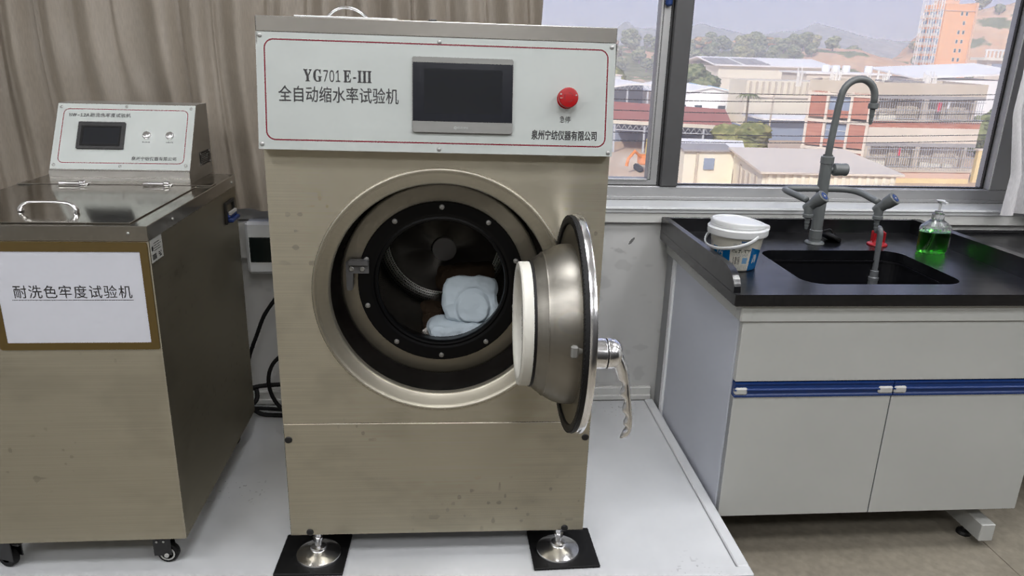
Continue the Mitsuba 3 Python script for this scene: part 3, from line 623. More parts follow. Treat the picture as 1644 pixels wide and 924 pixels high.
# tub front, rubber flange, drum
add('tub_plate', lathe([(.192, .098), (.230, .098), (.2365, .101), (.2385, .108), (.2385, .30)], (CX, 0, CZ), AX['y'], 128), 'm_tub', mw, smooth=40, label='recessed round steel plate')
sr = add('seal_ring', lathe([(.1955, .099), (.1955, .0895), (.1940, .0880), (.1690, .0880), (.1640, .0905), (.1600, .0915), (.1560, .0890), (.1515, .0905), (.1490, .0965), (.1500, .106), (.1560, .118), (.1600, .150)], (CX, 0, CZ), AX['y'], 128),
         'm_black_gloss', mw, smooth=40, label='black rubber door seal ring')
for k in range(10):
    a = math.radians(90 + 36 * k)
    b = cat(lathe([(.0062, 0), (.0062, .0014), (.0058, .0018), (.0050, .0018), (.0045, .0034), (.0022, .0040), (.0020, .0024), (0, .0024)], (0, 0, 0), 'z', 18))
    add('bolt', place(b, (CX + .1832 * math.cos(a), .0882, CZ + .1832 * math.sin(a)), (1, 0, 0), (0, 0, 1), (0, -1, 0)), 'm_screw', sr, smooth=30)
lb = add('latch_bracket', place(cat(ext(Polygon([(.1478, .9000), (.1478, .9262), (.1520, .9290), (.2000, .9290), (.2000, .9005), (.1640, .9005), (.1625, .8635), (.1590, .8590), (.1505, .8590), (.1478, .8660)]), .012),
                                    ext(rect(.1560, .922, .1990, .9325), .020)), (0, .0880, 0), (1, 0, 0), (0, 0, 1), (0, -1, 0)), 'm_cap_grey', mw, label='dark grey L-shaped latch bracket')
for x in (.1608, .1852):
    add('screw', place(lathe([(.0062, 0), (.0062, .002), (.0050, .003), (.0030, .003), (.0028, .0015), (0, .0015)], (0, 0, 0), 'z', 18), (x, .0760, .9118), (1, 0, 0), (0, 0, 1), (0, -1, 0)), 'm_screw', lb, smooth=30)
D0, D1, DR = .135, .505, .200
dm = lathe([(.158, D0 - .004), (.185, D0), (.197, D0 + .010), (DR, D0 + .02), (DR, D1), (.150, D1 + .004)], (CX, 0, CZ), AX['y'], 96)
vv = np.array(dm.vertices) - (CX, 0, CZ)
ang = np.arctan2(vv[:, 2], vv[:, 0])
# the seam of the angle is put on top, where nobody sees it
an = np.mod(ang + 1.5 * np.pi, 2 * np.pi) / (2 * np.pi)
dr_ = add('drum', dm, 'm_drum', mw, smooth=True, uv=np.stack([an, vv[:, 1] - (np.hypot(vv[:, 0], vv[:, 2]) - DR)], 1), label='perforated steel drum')


def lobes(R, H, a):
    w = np.clip((.158 - R) / .06, 0, 1) * np.clip((R - .030) / .04, 0, 1)
    c = np.abs(np.cos(1.5 * (a + .28))) ** 1.3
    return R, H - .055 * w * (c - .35)


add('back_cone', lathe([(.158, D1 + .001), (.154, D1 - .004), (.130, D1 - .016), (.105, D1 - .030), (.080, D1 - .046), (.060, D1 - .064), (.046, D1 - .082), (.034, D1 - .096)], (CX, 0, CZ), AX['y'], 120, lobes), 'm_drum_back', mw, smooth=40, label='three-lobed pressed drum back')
add('hub_cap', place(cyl((0, 0, 0), .0335, .022, 'z', 40, .002), (CX + .003, D1 - .086, CZ), (1, 0, 0), (0, 0, 1), (0, -1, 0)), 'm_hub_grey', mw, smooth=30, label='round grey hub cap')
for k in range(3):
    a = math.radians(268 + 120 * k)
    P = [(-.050, 0), (-.038, .010), (-.016, .030), (-.006, .035), (.006, .035), (.016, .030), (.038, .010), (.050, 0)]
    lf = ext(Polygon(P), D1 - .285)
    er = np.array([math.cos(a), 0, math.sin(a)])
    et = np.array([-math.sin(a), 0, math.cos(a)])
    lfm = place(lf, np.array([CX, .275, CZ]) + er * (DR - .004), et, -er, (0, 1, 0))
    v3 = np.array(lfm.vertices)[np.array(lfm.faces)].reshape(-1, 3)
    lfm = trimesh.Trimesh(v3, np.arange(len(v3)).reshape(-1, 3), process=False)
    q = v3 - (CX, 0, CZ)
    add('lifter', lfm, 'm_drum', dr_, uv=np.stack([(q @ et) * .72 + q @ er * .3, v3[:, 1]], 1))
# the open door, turned about its hinge to stand across the front
DC = np.array([.6365, -.1800, .8757])
dx = AX['-x']                                                     # heights count towards the left, out of the door's inner face
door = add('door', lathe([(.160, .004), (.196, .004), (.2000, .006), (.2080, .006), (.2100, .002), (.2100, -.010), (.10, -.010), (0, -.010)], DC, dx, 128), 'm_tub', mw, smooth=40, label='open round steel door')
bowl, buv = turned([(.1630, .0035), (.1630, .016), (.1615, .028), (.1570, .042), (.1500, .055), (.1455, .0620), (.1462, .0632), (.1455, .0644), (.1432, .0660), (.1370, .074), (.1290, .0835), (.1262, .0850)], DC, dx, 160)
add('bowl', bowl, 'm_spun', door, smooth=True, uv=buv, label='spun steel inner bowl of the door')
add('gasket', lathe([(.2030, .0065), (.2045, .0105), (.2120, .0125), (.2190, .0110), (.2215, .0050), (.2200, .0000), (.2100, -.001)], DC, dx, 128, lambda R, H, a: (R, H)), 'm_rubber', door, smooth=40, label='black ribbed rubber gasket')
nb = []
for k in range(150):
    a = 2 * math.pi * k / 150
    m = cb(-.0022, .0022, -.0040, .0040, 0, .0022, .0006)
    nb.append(xf(m, np.array([[-math.sin(a) * 0, 0, -1, DC[0] - .0095], [math.cos(a), -math.sin(a), 0, DC[1] + .2165 * -math.sin(a)], [math.sin(a), math.cos(a), 0, DC[2] + .2165 * math.cos(a)], [0, 0, 0, 1]])))
add('gasket_rib', cat(*nb), 'm_rubber', door, kind='stuff')
add('rim', lathe([(.2205, .003), (.2228, .0022), (.2236, -.001), (.2236, -.0085), (.2222, -.0115), (.2150, -.0130), (.10, -.0150), (0, -.0155)], DC, dx, 128), 'm_chrome', door, smooth=40, label='polished door rim')
add('glass_ring', lathe([(.1200, .072), (.1255, .0835), (.1262, .0860), (.1262, .1080), (.1240, .1110), (.1130, .1115), (.1085, .1090), (.1040, .100), (.1030, .076)], DC, dx, 128), 'm_ring_white', door, smooth=35, label='white ring around the door glass')
add('ring_seal', lathe([(.1268, .0835), (.1285, .0850), (.1285, .0885), (.1264, .0895)], DC, dx, 96), 'm_rubber', door, smooth=40)
add('glass', lathe([(.1040, .078), (.1040, .086), (.100, .092), (.085, .094), (.04, .096), (0, .0965), (0, .0935), (.04, .093), (.085, .091), (.097, .089), (.100, .078), (.1040, .078)], DC, dx, 96), 'm_clear_plastic', door, smooth=40, label='clear door glass')
lt = DC + (-.0060, -.154, .006)
add('latch_knob', cat(place(lathe([(.009, -.006), (.0110, .004), (.0110, .0165), (.0090, .019), (0, .019)], (0, 0, 0), 'z', 28), lt, (0, 1, 0), (0, 0, 1), (-1, 0, 0)),
                      cb(lt[0] - .014, lt[0] - .004, lt[1] - .0045, lt[1] + .0045, lt[2] - .022, lt[2] + .022, .003), cb(lt[0] - .020, lt[0] - .006, lt[1] - .016, lt[1] + .010, lt[2] - .012, lt[2] + .012, .003)), 'm_bezel_grey', door, smooth=30, label='small grey latch cam')
hc = DC + (.0150, -.1555, -.0005)
hl = add('door_handle', cat(lathe([(.0275, 0), (.0285, .001), (.0285, .0235), (.0275, .0250), (.020, .0252)], hc, 'x', 56)), 'm_chrome', mw, smooth=35, label='chrome lever handle')
add('seal_band', lathe([(.0268, .0250), (.0268, .0275)], hc, 'x', 40), 'm_black', hl, smooth=40)
dome = lathe([(.0278, .0275), (.0285, .0285), (.0283, .036), (.0265, .0440), (.0225, .0505), (.0150, .0550), (.006, .0570), (0, .0573)], hc, 'x', 56)
lv = [(.0360, 0, .0120), (.0490, -.002, -.0040), (.0590, -.005, -.0260), (.0650, -.008, -.0500), (.0700, -.011, -.0800), (.0745, -.013, -.1100), (.0775, -.014, -.1350), (.0765, -.014, -.1530), (.0715, -.013, -.1660)]
lp = spline(lv, 12)
tt = np.linspace(0, 1, len(lp))
dip = np.where((tt > .34) & (tt < .88), .5 - .5 * np.cos((tt - .34) / .54 * 2 * np.pi * 4), 0)
half = np.interp(tt, [0, .10, .25, .40, .85, .96, 1], [.0200, .0190, .0150, .0105, .0095, .0085, .0050])
secs = []
for P, t_, d_, w_ in zip(lp, tt, dip, half):
    ba = np.array([-.95, 0, -.30]) / math.hypot(.95, .30)           # towards the fingers
    k0 = np.interp(t_, [0, .15, .35, 1], [.020, .018, .0135, .0100])
    secs.append([P + hc + ba * (k0 * math.sin(q) * (1 if math.sin(q) < 0 else 1 - .55 * d_) * (.55 if math.sin(q) < 0 else 1.0)) + np.array([0, w_ * math.cos(q), 0]) for q in np.linspace(0, 2 * np.pi, 22, endpoint=False)])
sv = np.array(secs).reshape(-1, 3)
sf = [f_ for i_ in range(len(secs) - 1) for j_ in range(22) for f_ in ((i_ * 22 + j_, i_ * 22 + (j_ + 1) % 22, (i_ + 1) * 22 + (j_ + 1) % 22), (i_ * 22 + j_, (i_ + 1) * 22 + (j_ + 1) % 22, (i_ + 1) * 22 + j_))]
sf += [(0, k_ + 1, k_) for k_ in range(1, 21)] + [((len(secs) - 1) * 22, (len(secs) - 1) * 22 + k_, (len(secs) - 1) * 22 + k_ + 1) for k_ in range(1, 21)]
grip = trimesh.Trimesh(sv, np.array(sf), process=False)
grip.fix_normals()
add('lever', cat(dome, grip), 'm_chrome', hl, smooth=40)
# hinge block between the door's far edge and the tub
add('hinge', cat(cb(.600, .640, .040, .099, CZ - .055, CZ - .020, .004), cb(.600, .640, .040, .099, CZ + .020, CZ + .055, .004), cyl((.632, .046, CZ - .06), .008, .12, 'z', 20, .001)), 'm_dark_steel', mw, smooth=30)
# feet and plugs
for x, y in [(.0630, .013), (.6690, .006), (.063, .56), (.669, .56)]:
    z0 = (.1785 if y < .3 else .1714) + LEAN * x
    f = lathe([(.0555, 0), (.0560, .003), (.0545, .0065), (.0440, .0115), (.0300, .0165), (.0215, .0190), (.0190, .0215), (.0180, .0260), (.0125, .0285), (.0085, .0300), (.0085, .0440), (.0120, .0445), (.0120, .0530), (.0085, .0535), (.0085, .2475 - z0)], (x, y, z0), 'z', 48)
    add('foot', f, 'm_chrome', mw, smooth=35)
for x, z in [(.0100, .5115), (.7195, .5115), (.0470, .2545), (.6825, .2525)]:
    add('plug', place(lathe([(.0088, 0), (.0088, .0012), (.0074, .0022), (.0045, .0018), (0, .0014)], (0, 0, 0), 'z', 22), (x, 0, z), (1, 0, 0), (0, 0, 1), (0, -1, 0)), 'm_black', mw, smooth=35)
# on top: a white lid with a bow handle, and a small dark fitting
hl2 = add('hopper_lid', cb(.0560, .2720, .10, .30, 1.4548, 1.4605, .0015), 'm_white_plastic', mw, label='white lid on top of the machine')
add('handle', tube([(.1240, .122, 1.459), (.1290, .122, 1.4650), (.1380, .122, 1.4725), (.152, .122, 1.4785), (.166, .122, 1.4795), (.182, .122, 1.4760), (.195, .122, 1.4690), (.203, .122, 1.4625), (.206, .122, 1.459)], .0032, 10, 4), 'm_chrome', hl2, smooth=True)
add('top_fitting', cat(cb(.338, .3550, .13, .16, 1.4550, 1.4625, .002), cb(.352, .3700, .135, .155, 1.4550, 1.4590, .001)), 'm_black', mw, label='small dark fitting on the top')
XF[0] = None
for k, (x, y, a, lab) in enumerate([(.0495, .0175, -2.0, 'black rubber mat under the left front foot of the large machine'), (.682, .0115, 1.6, 'black rubber mat under the right front foot of the large machine')]):
    add('rubber_mat', xf(cb(-.0835, .0835, -.0775, .0775, 0, .0072, .0015), move(x, y, PT + .0002) @ rot(a, (0, 0, 1))), 'm_rubber', label=lab, category='rubber mat')

# cloths in the drum
def crumple(m, amp, freq, seed):
    v, n = np.array(m.vertices), np.array(m.vertex_normals)
    d = meshkit.fbm(v * freq, 4, seed) - .5
    r = 1 - np.abs(2 * meshkit.fbm(v * freq * .8 + 9, 3, seed + 4) - 1)
    m = m.copy()
    m.vertices = v + n * (amp * (d + .8 * (r - .8)))[:, None]
    return m


def pillow(c, h, e=.45, sub=5):
    """A rounded soft block of half sizes h."""
    s = trimesh.creation.icosphere(sub)
    v = np.array(s.vertices)
    v = np.sign(v) * np.abs(v) ** e
    v /= np.maximum(np.abs(v).max(1, keepdims=True), 1e-9) ** .25
    s.vertices = v * h
    return s.apply_translation(c)


k1 = xf(crumple(pillow((0, 0, 0), (.072, .030, .062), .60), .012, 26, 3), rot(-24, (1, 0, 0)))
v = np.array(k1.vertices)
rr = np.hypot(v[:, 0] - .006, v[:, 2] + .010)
v[:, 1] -= np.where(v[:, 1] < 0, .0085 * (1 / (1 + np.exp((rr - .040) / .0016))) - .004 * np.exp(-((rr - .0445) / .003) ** 2), 0)
k1.vertices = v
k1.apply_translation((.444, .225, .785))
k2 = crumple(pillow((.415, .205, .712), (.082, .050, .024), .6), .016, 24, 8)
add('white_cloth', cat(k1, k2), 'm_cloth', smooth=True, label='pale bluish white cloth bundle lying in the drum', category='cloth')
add('dark_cloth', cat(crumple(pillow((.352, .310, .708), (.034, .040, .030), .7), .03, 24, 5), crumple(pillow((.435, .362, .800), (.080, .030, .040), .6), .03, 18, 6)), 'm_cloth_brown', smooth=True,
    label='dark brown cloth behind the white cloth in the drum', category='cloth')

# ------------------------------------------------------------------ the colour fastness tester (left)
LX0, LX1, LY0, LY1, LZ0, LZ1 = -.7385, -.2407, -.0239, .6390, .2618, 1.0324
lt_ = thing('washing_tester', 'low stainless steel washing fastness tester on castors with a sloping control box on top', 'testing machine')
add('body', cat(cb(LX0, LX1, LY0, LY1, LZ0, .9995, .0012)), 'm_steel', lt_, brush=True)
tc = add('top_cover', cat(cb(LX0 - .002, LX1 + .0018, LY0 - .0025, LY1 + .002, .9990, LZ1, .0012)), 'm_polished', lt_, label='polished top cover with a turned-down edge')
for x, y, s in [(-.2787, LY0 - .0025, 'y'), (-.70, LY0 - .0025, 'y')]:
    add('screw', place(lathe([(.0035, 0), (.0035, .001), (.002, .0022), (0, .0024)], (0, 0, 0), 'z', 16), (x, y, 1.0165), (1, 0, 0), (0, 0, 1), (0, -1, 0)), 'm_screw', tc, smooth=30)
for y in (.12, .60):
    add('screw', place(lathe([(.0045, 0), (.0045, .001), (.003, .0028), (0, .003)], (0, 0, 0), 'z', 16), (LX1 + .0018, y, 1.0150), (0, 1, 0), (0, 0, 1), (1, 0, 0)), 'm_screw', tc, smooth=30)
ld = add('lid', cat(cb(-.6890, -.2790, -.0100, .4250, LZ1 + .0004, LZ1 + .0030, .0008)), 'm_polished', lt_, label='mirror-like hinged lid')
add('rail', cat(cb(-.735, -.243, .430, .4725, LZ1 + .0002, LZ1 + .0040, .001)), 'm_polished', lt_)
hp = [(-.5495, .094, LZ1 + .004), (-.5500, .094, LZ1 + .010), (-.5420, .093, LZ1 + .019), (-.5270, .092, LZ1 + .0245), (-.4900, .091, LZ1 + .0255), (-.4535, .090, LZ1 + .0245), (-.4385, .089, LZ1 + .019), (-.4305, .088, LZ1 + .010), (-.4310, .088, LZ1 + .004)]
add('handle', tube(hp, [.0085, .0075, .0060, .0046, .0042, .0046, .0060, .0075, .0085], 12, 6, (1.0, .75)), 'm_chrome', ld, smooth=True, label='chrome bow handle')
for x0, x1 in [(-.6240, -.5545), (-.4130, -.3420)]:
    add('hinge', cat(cyl((x0, .418, LZ1 + .008), .0060, x1 - x0 - .018, 'x', 20, .001), cyl((x1 - .017, .418, LZ1 + .009), .0085, .014, 'x', 20, .002), cb(x0, x1, .412, .440, LZ1 + .0050, LZ1 + .0075, .0006)), 'm_chrome', ld, smooth=30)
BX0, BX1 = -.6735, -.3108
prof = [(.4734, LZ1 + .0002), (.4734, 1.0440), (.4750, 1.0448), (.4750, 1.0462), (.4734, 1.0470), (.4734, 1.0640), (.4795, 1.0668), (.5815, 1.2306), (.5850, 1.2330), (.6727, 1.2322), (.6727, LZ1 + .0002)]
bxm = place(ext(Polygon(prof), BX1 - BX0), (BX0, 0, 0), (0, 1, 0), (0, 0, 1), (1, 0, 0))
cbx = add('control_box', bxm, 'm_steel_side', lt_, brush=True, label='sloping steel control box')
LS = np.array([0, .1009, .1620]) / .19085
LN = np.array([0, -.1620, .1009]) / .19085
LO = np.array([0, .4815, 1.0690])


def on_slope(m, x=0.0, s=0.0, d=0.0):
    return place(m, LO + (x, 0, 0) + LS * s + LN * d, (1, 0, 0), LS, LN)


add('face_plate', on_slope(ext(rect(-.6732, -.002, -.3114, .1895), .0018)), 'm_panel_white', cbx, label='white printed face plate')
TL = .0019
ln = rrect(-.6565, -.3282, .0150, .1745, .0150)
add('border_line', on_slope(ext(ln.difference(ln.buffer(-.0018)), .0003), d=TL), 'm_red_line', cbx)
for x, s in [(-.6638, .1785), (-.4932, .1825), (-.3221, .1796), (-.6643, .0090), (-.4934, .0066), (-.3223, .0105)]:
    add('screw', on_slope(lathe([(.0040, 0), (.0040, .001), (.0026, .0024), (0, .0026)], (0, 0, 0), 'z', 18), x, s, TL), 'm_screw', cbx, smooth=30)
add('model_lettering', on_slope(sans('SW-12A', .0088, .0005, True, 1.05).apply_translation((-.6424, .1513, 0)), d=TL), 'm_ink_grey', cbx)
add('name_lettering', on_slope(lettering('耐洗色牢度试验机', .0126, .0130, .0134, .008), -.5865, .1512, TL), 'm_ink_grey', cbx)
add('company_lettering', on_slope(lettering('泉州宁纺仪器有限公司', .0112, .0118, .01195, .008), -.4665, .0255, TL), 'm_ink_grey', cbx)
hs = add('display_unit', on_slope(cat(ext(rrect(-.6112, -.4896, .0552, .1335, .002), .006)), d=TL), 'm_black', lt_, label='small black framed display')
add('inner_frame', on_slope(ext(rect(-.6020, .0630, -.4985, .1215).difference(rect(-.5955, .0668, -.5015, .1166)), .0012), d=TL + .006), 'm_rubber', hs)
add('display', on_slope(ext(rect(-.5955, .0668, -.5015, .1166), .0006), d=TL + .0058), 'm_screen', hs)
for x in (-.4325, -.3714):
    b = add('push_button', on_slope(cat(lathe([(.0112, 0), (.0112, .003), (.0100, .0042), (.0090, .0042), (.0088, .0030), (.0086, .0055), (.0070, .0062), (0, .0063)], (0, 0, 0), 'z', 36)), x, .0983, TL), 'm_chrome', lt_, smooth=35, label='round chrome push button')
    add('caption', on_slope(cat(*[ext(rect(x - .0098 + .0051 * k, .0772, x - .0098 + .0051 * k + .0040, .0783), .0003) for k in range(4)], *[ext(rect(x - .0094 + .0051 * k, .0792, x - .0094 + .0051 * k + .0034, .0800), .0003) for k in range(4)]), d=TL), 'm_ink_grey', b)
dp = add('data_plate', cat(cb(BX1, BX1 + .0012, .5700, .6575, 1.0665, 1.1035, .0004)), 'm_black', lt_, label='small dark data plate with pale print')
add('print', cat(*[bx(BX1 + .0011, BX1 + .0015, .578, .578 + w_, z, z + .0016) for z, w_ in [(1.0965, .05), (1.0915, .07), (1.0865, .06), (1.0815, .07), (1.0765, .055), (1.0715, .066)]],
              *[cyl((BX1 + .0008, y, z), .0022, .0016, 'x', 12) for y in (.5735, .6540) for z in (1.0700, 1.1000)]), 'm_screw', dp)
br = add('breaker_switch', cat(cb(LX1, LX1 + .006, .5150, .6000, .9620, .9720, .001), cb(LX1, LX1 + .006, .5150, .6000, .9090, .9190, .001), cb(LX1, LX1 + .006, .5150, .5235, .909, .972, .001), cb(LX1, LX1 + .006, .5915, .6000, .909, .972, .001)),
         'm_black', lt_, label='breaker with a blue lever')
add('lever', cat(cb(LX1 - .002, LX1 + .020, .5250, .5950, .9130, .9250, .003), cb(LX1 - .002, LX1 + .012, .5250, .5950, .924, .934, .003)), 'm_breaker_blue', br)
add('marking', cat(*[cb(LX1 + .006, LX1 + .0145, .529 + .0165 * k, .538 + .0165 * k, .9330, .9440, .002) for k in range(4)]), 'm_label_white', br)
lbx = add('rating_label', bx(LX1, LX1 + .0006, -.0180, .0470, .9490, .9985), 'm_label_white', lt_, label='white printed label on the side')
bars = [bx(LX1 + .0004, LX1 + .0009, -.0120 + .0022 * k, -.0120 + .0022 * k + .0011, .954, .966) for k in range(10)] + [bx(LX1 + .0004, LX1 + .0009, .022 + .004 * i, .025 + .004 * i, .954 + .004 * j, .957 + .004 * j) for i in range(4) for j in range(3) if (i * 7 + j * 3) % 4]
bars += [bx(LX1 + .0004, LX1 + .0009, -.002, .038 - .006 * (k % 2), .972 + .0052 * k, .9732 + .0052 * k) for k in range(4)] + [bx(LX1 + .0004, LX1 + .0009, -.0130, -.0050, .974, .984)]
add('print', cat(*bars), 'm_ink', lbx)


def castor(x, y, turn):
    M = move(x, y, 0) @ rot(turn, (0, 0, 1))
    c = add('castor', xf(cat(cb(-.030, .030, -.028, .028, LZ0 - .004, LZ0, .001), lathe([(.020, LZ0 - .015), (.020, LZ0 - .004)], n=24), cb(-.030, .012, -.0150, -.0120, PT + .024, LZ0 - .012, .001),
                                 cb(-.030, .012, .0120, .0150, PT + .024, LZ0 - .012, .001), cb(-.030, .012, -.015, .015, LZ0 - .016, LZ0 - .012, .001), cb(-.050, -.028, -.012, .012, LZ0 - .022, LZ0 - .014, .003)), M), 'm_black', lt_, label='black swivel castor')
    wh = xf(cat(lathe([(.012, -.010), (.0225, -.010), (.0250, -.007), (.0250, .007), (.0225, .010), (.012, .010)], (0, 0, PT + .0252), '-y', 36)), M)
    add('wheel', wh, 'm_rubber', c, smooth=35)
    add('wheel_hub', xf(cat(lathe([(.0180, .0102), (.0180, .0108), (.0140, .0108), (.0140, .0102)], (0, 0, PT + .0252), '-y', 32), cyl((0, -.0145, PT + .0252), .0060, .004, '-y', 16, .001), cyl((-.020, -.0145, LZ0 - .026), .003, .002, '-y', 12), cyl((-.004, -.0145, LZ0 - .026), .003, .002, '-y', 12)), M), 'm_label_white', c, smooth=30)


castor(-.303, .018, 0)
castor(-.68, .018, 160)
castor(-.303, .58, 20)
castor(-.68, .58, 200)

# the magnetic sign on its front
sg = thing('sign_holder', 'olive-gold framed magnetic sign with large Chinese lettering on the left machine', 'sign')
SY = LY0 - .0002
fr_ = rrect(-.5755, -.2440, .7560, .9975, .004).difference(rect(-.5590, .7718, -.2600, .9770))
add('frame', place(ext(fr_, .0030), (0, SY, 0), (1, 0, 0), (0, 0, 1), (0, -1, 0)), 'm_olive', sg)
add('paper', bx(-.5595, -.2595, SY - .0012, SY, .7713, .9775), 'm_paper', sg)
add('lettering', place(cat(lettering('耐洗色牢度试验机', .0285, .0310, .03055), ext(rect(-.004, -.0075, .2440, -.0065), .0005)), (-.5290, SY - .0012, .8765), (1, 0, 0), (0, 0, 1), (0, -1, 0)), 'm_ink_grey', sg)

# wall: distribution box, trunking and cables behind the machines
db = add('distribution_box', cat(cb(-.2700, -.02, .800, .880, .6760, .8530, .010)), 'm_white_plastic', label='white wall distribution box with a dark window behind the machines', category='electrical box', smooth=30)
add('window_flap', cb(-.2570, -.045, .7965, .801, .7180, .8020, .003), 'm_window_green', db, label='dark tinted flap')
add('cable_trunking', cb(-.42, -.262, .850, .881, .715, .842, .004), 'm_trim', label='short white trunking on the wall left of the distribution box', category='trunking')
add('power_cable', tube([(-.10, .82, .680), (-.150, .80, .640), (-.1857, .79, .5943), (-.2266, .79, .5348), (-.2560, .79, .4650), (-.2822, .79, .3996), (-.305, .79, .32), (-.33, .79, .25), (-.32, .80, .195), (-.25, .81, .1815), (-.15, .80, .1800), (.05, .78, .1800)], .0065, 10, 8),
    'm_rubber', label='black power cable falling from the distribution box to the platform', category='cable', smooth=True)
lo = [(.05, .76, .31), (-.12, .755, .302), (-.21, .75, .300), (-.26, .74, .298), (-.315, .72, .285), (-.335, .705, .262), (-.320, .700, .240), (-.285, .705, .238), (-.255, .72, .262), (-.262, .745, .292), (-.285, .760, .27), (-.288, .765, .22), (-.270, .765, .192), (-.23, .765, .1800), (-.10, .76, .1790), (.04, .76, .1790)]
add('power_cable', tube(lo, .0075, 10, 8), 'm_rubber', label='black coiled cable looped on the platform beside the large machine', category='cable', smooth=True)
add('power_cable', tube([(-.16, .70, .430), (-.1919, .70, .392), (-.2060, .70, .340), (-.2000, .705, .285), (-.175, .71, .235), (-.12, .71, .20), (.02, .71, .1790)], .0065, 10, 8), 'm_rubber', label='black cable bending down close to the large machine', category='cable', smooth=True)

# ------------------------------------------------------------------ the sink bench
KX0, KX1, KY, KZ0 = 1.1610, 2.0750, .1790, .1387
cabn = thing('sink_cabinet', 'white laboratory sink cabinet with two doors and blue handle strips under the black worktop', 'cabinet')
add('carcass', cat(bx(KX0 + .004, KX1 - .004, KY + .0205, .86, KZ0 + .004, .157), bx(KX0 + .0035, KX0 + .018, KY + .0205, .60, KZ0 + .004, .735), bx(KX1 - .018, KX1 - .0035, KY + .0205, .86, KZ0 + .004, .735),
                   bx(KX0 + .018, KX1 - .018, .845, .86, .157, .735), bx(1.604, 1.622, KY + .0205, .30, .157, .735)), 'm_cabinet', cabn)
add('top_rail', cb(1.1510, KX1, KY - .006, KY + .030, .7385, .7904, .002), 'm_cabinet', cabn)
add('rail_cap', cb(1.1495, 1.1830, KY - .0072, KY + .031, .7375, .7890, .004), 'm_cabinet', cabn)
add('side_rail', cb(1.1500, 1.182, KY + .031, .868, .7385, .7904, .002), 'm_cabinet', cabn)
add('side_post', cb(1.1500, 1.168, .7560, .7840, .03, .7385, .002), 'm_post_white', cabn)
add('rear_panel', cb(1.1540, 1.166, .7855, .861, .04, .7383, .002), 'm_cabinet_edge', cabn)
add('side_panel', cb(1.1570, 1.1640, KY + .0205, .7560, .030, .7383, .001), 'm_cabinet_side', cabn)
add('drawer_front', cb(KX0, KX1, KY, KY + .020, .5640, .7372, .0015), 'm_cabinet', cabn)
for x0, x1 in [(KX0, 1.6122), (1.6150, KX1)]:
    d = add('door', cb(x0, x1, KY, KY + .020, KZ0, .5190, .0015), 'm_cabinet', cabn)
    hs_ = place(ext(Polygon([(0, 0), (.0045, 0), (.0045, .005), (.0015, .0085), (.0015, .0165), (.0040, .0195), (.0070, .0195), (.0070, .0225), (.0025, .0250), (.0010, .0330), (.0045, .0370), (.0045, .0415), (0, .0415), (-.018, .0415), (-.018, 0)]), x1 - x0), (x0, KY, .5196), (0, -1, 0), (0, 0, 1), (1, 0, 0))
    add('handle_strip', hs_, 'm_blue_strip', d, label='blue handle strip')
    for q0, q1 in ([(x0, x0 + .0360), (x1 - .0430, x1)] if x0 < 1.5 else [(x0, x0 + .0370)]):
        add('end_cap', cb(q0, q1, KY - .0075, KY + .010, .5262, .5480, .0045), 'm_cabinet', d, label='pale end cap of the blue strip')
    add('edge_strip', cb(x0 - .0006, x0 + .0030, KY + .001, KY + .0205, KZ0, .5190, .0006), 'm_cabinet_edge', d)
for x0, x1 in [(1.985, 2.030), (1.175, 1.215)]:
    f = add('foot_beam', cb(x0, x1, KY if x0 > 1.5 else .36, .855, .0255, .0835, .0025), 'm_cabinet', cabn, label='white steel foot beam')
    for y in ((.255, .80) if x0 > 1.5 else (.42, .80)):
        add('leveller', lathe([(.0, 0), (.0205, 0), (.0215, .004), (.0190, .012), (.008, .016), (.008, .026)], ((x0 + x1) / 2 - .012, y, 0), 'z', 28), 'm_black', f, smooth=35, label='black levelling foot')
    add('upright', cb(x0, x1, .80, .845, .0835, .1387, .002), 'm_cabinet', f)

TX0, TX1, TY0, TY1, TZ0, TZ1 = 1.1210, 2.0530, .1534, .8590, .7906, .8203
wt = thing('worktop', 'black resin worktop with raised edges around the sink', 'worktop')
cut = rrect(1.3570, 1.8200, .2450, .6010, .060)
top = ext(rrect(TX0, TX1, TY0, TY1, .002).difference(cut), TZ1 - TZ0 - .0012).apply_translation((0, 0, TZ0))
top2 = ext(rect(TX0 + .0012, TY0 + .0012, TX1, TY1).difference(cut), .0012).apply_translation((0, 0, TZ1 - .0012))
add('slab', cat(top, top2), 'm_worktop', wt)
ul = Polygon([(TY1 - .012, 0), (TY1 - .012, .0500), *[(.262 - .092 * math.sin(math.radians(t_)), .0575 * math.cos(math.radians(t_)) ** .8) for t_ in range(0, 90, 6)], (.1700, 0)])
add('side_upstand', place(ext(ul, .0185), (TX0 + .0005, 0, TZ1), (0, 1, 0), (0, 0, 1), (1, 0, 0)), 'm_worktop', wt)
add('side_upstand', place(ext(ul, .0300), (2.0200, 0, TZ1), (0, 1, 0), (0, 0, 1), (1, 0, 0)), 'm_worktop', wt)
add('back_upstand', cb(TX0, TX1, TY1 - .0115, TY1 + .0020, TZ0, .8680, .0015), 'm_worktop', wt)
add('drip_edge', cb(TX0 + .004, TX1, TY0 + .003, TY0 + .03, TZ0 - .0030, TZ0, .001), 'm_worktop', wt)
sk = thing('sink', 'black moulded laboratory sink basin set into the worktop', 'sink')
inn = rrect(1.3570, 1.8200, .2450, .6010, .060)
big = inn.buffer(.0100)
add('basin', cat(ext(big.difference(inn.buffer(-.004)), .006).apply_translation((0, 0, TZ0 - .0075)), ext(big.difference(inn.buffer(.004)), .230).apply_translation((0, 0, .5550)), ext(big, .006).apply_translation((0, 0, .5490))), 'm_sink_black', sk)
add('drain', lathe([(.045, 0), (.045, .004), (.034, .005), (.030, .002), (0, .001)], (1.60, .45, .5552), 'z', 36), 'm_grey_plastic', sk, smooth=35)
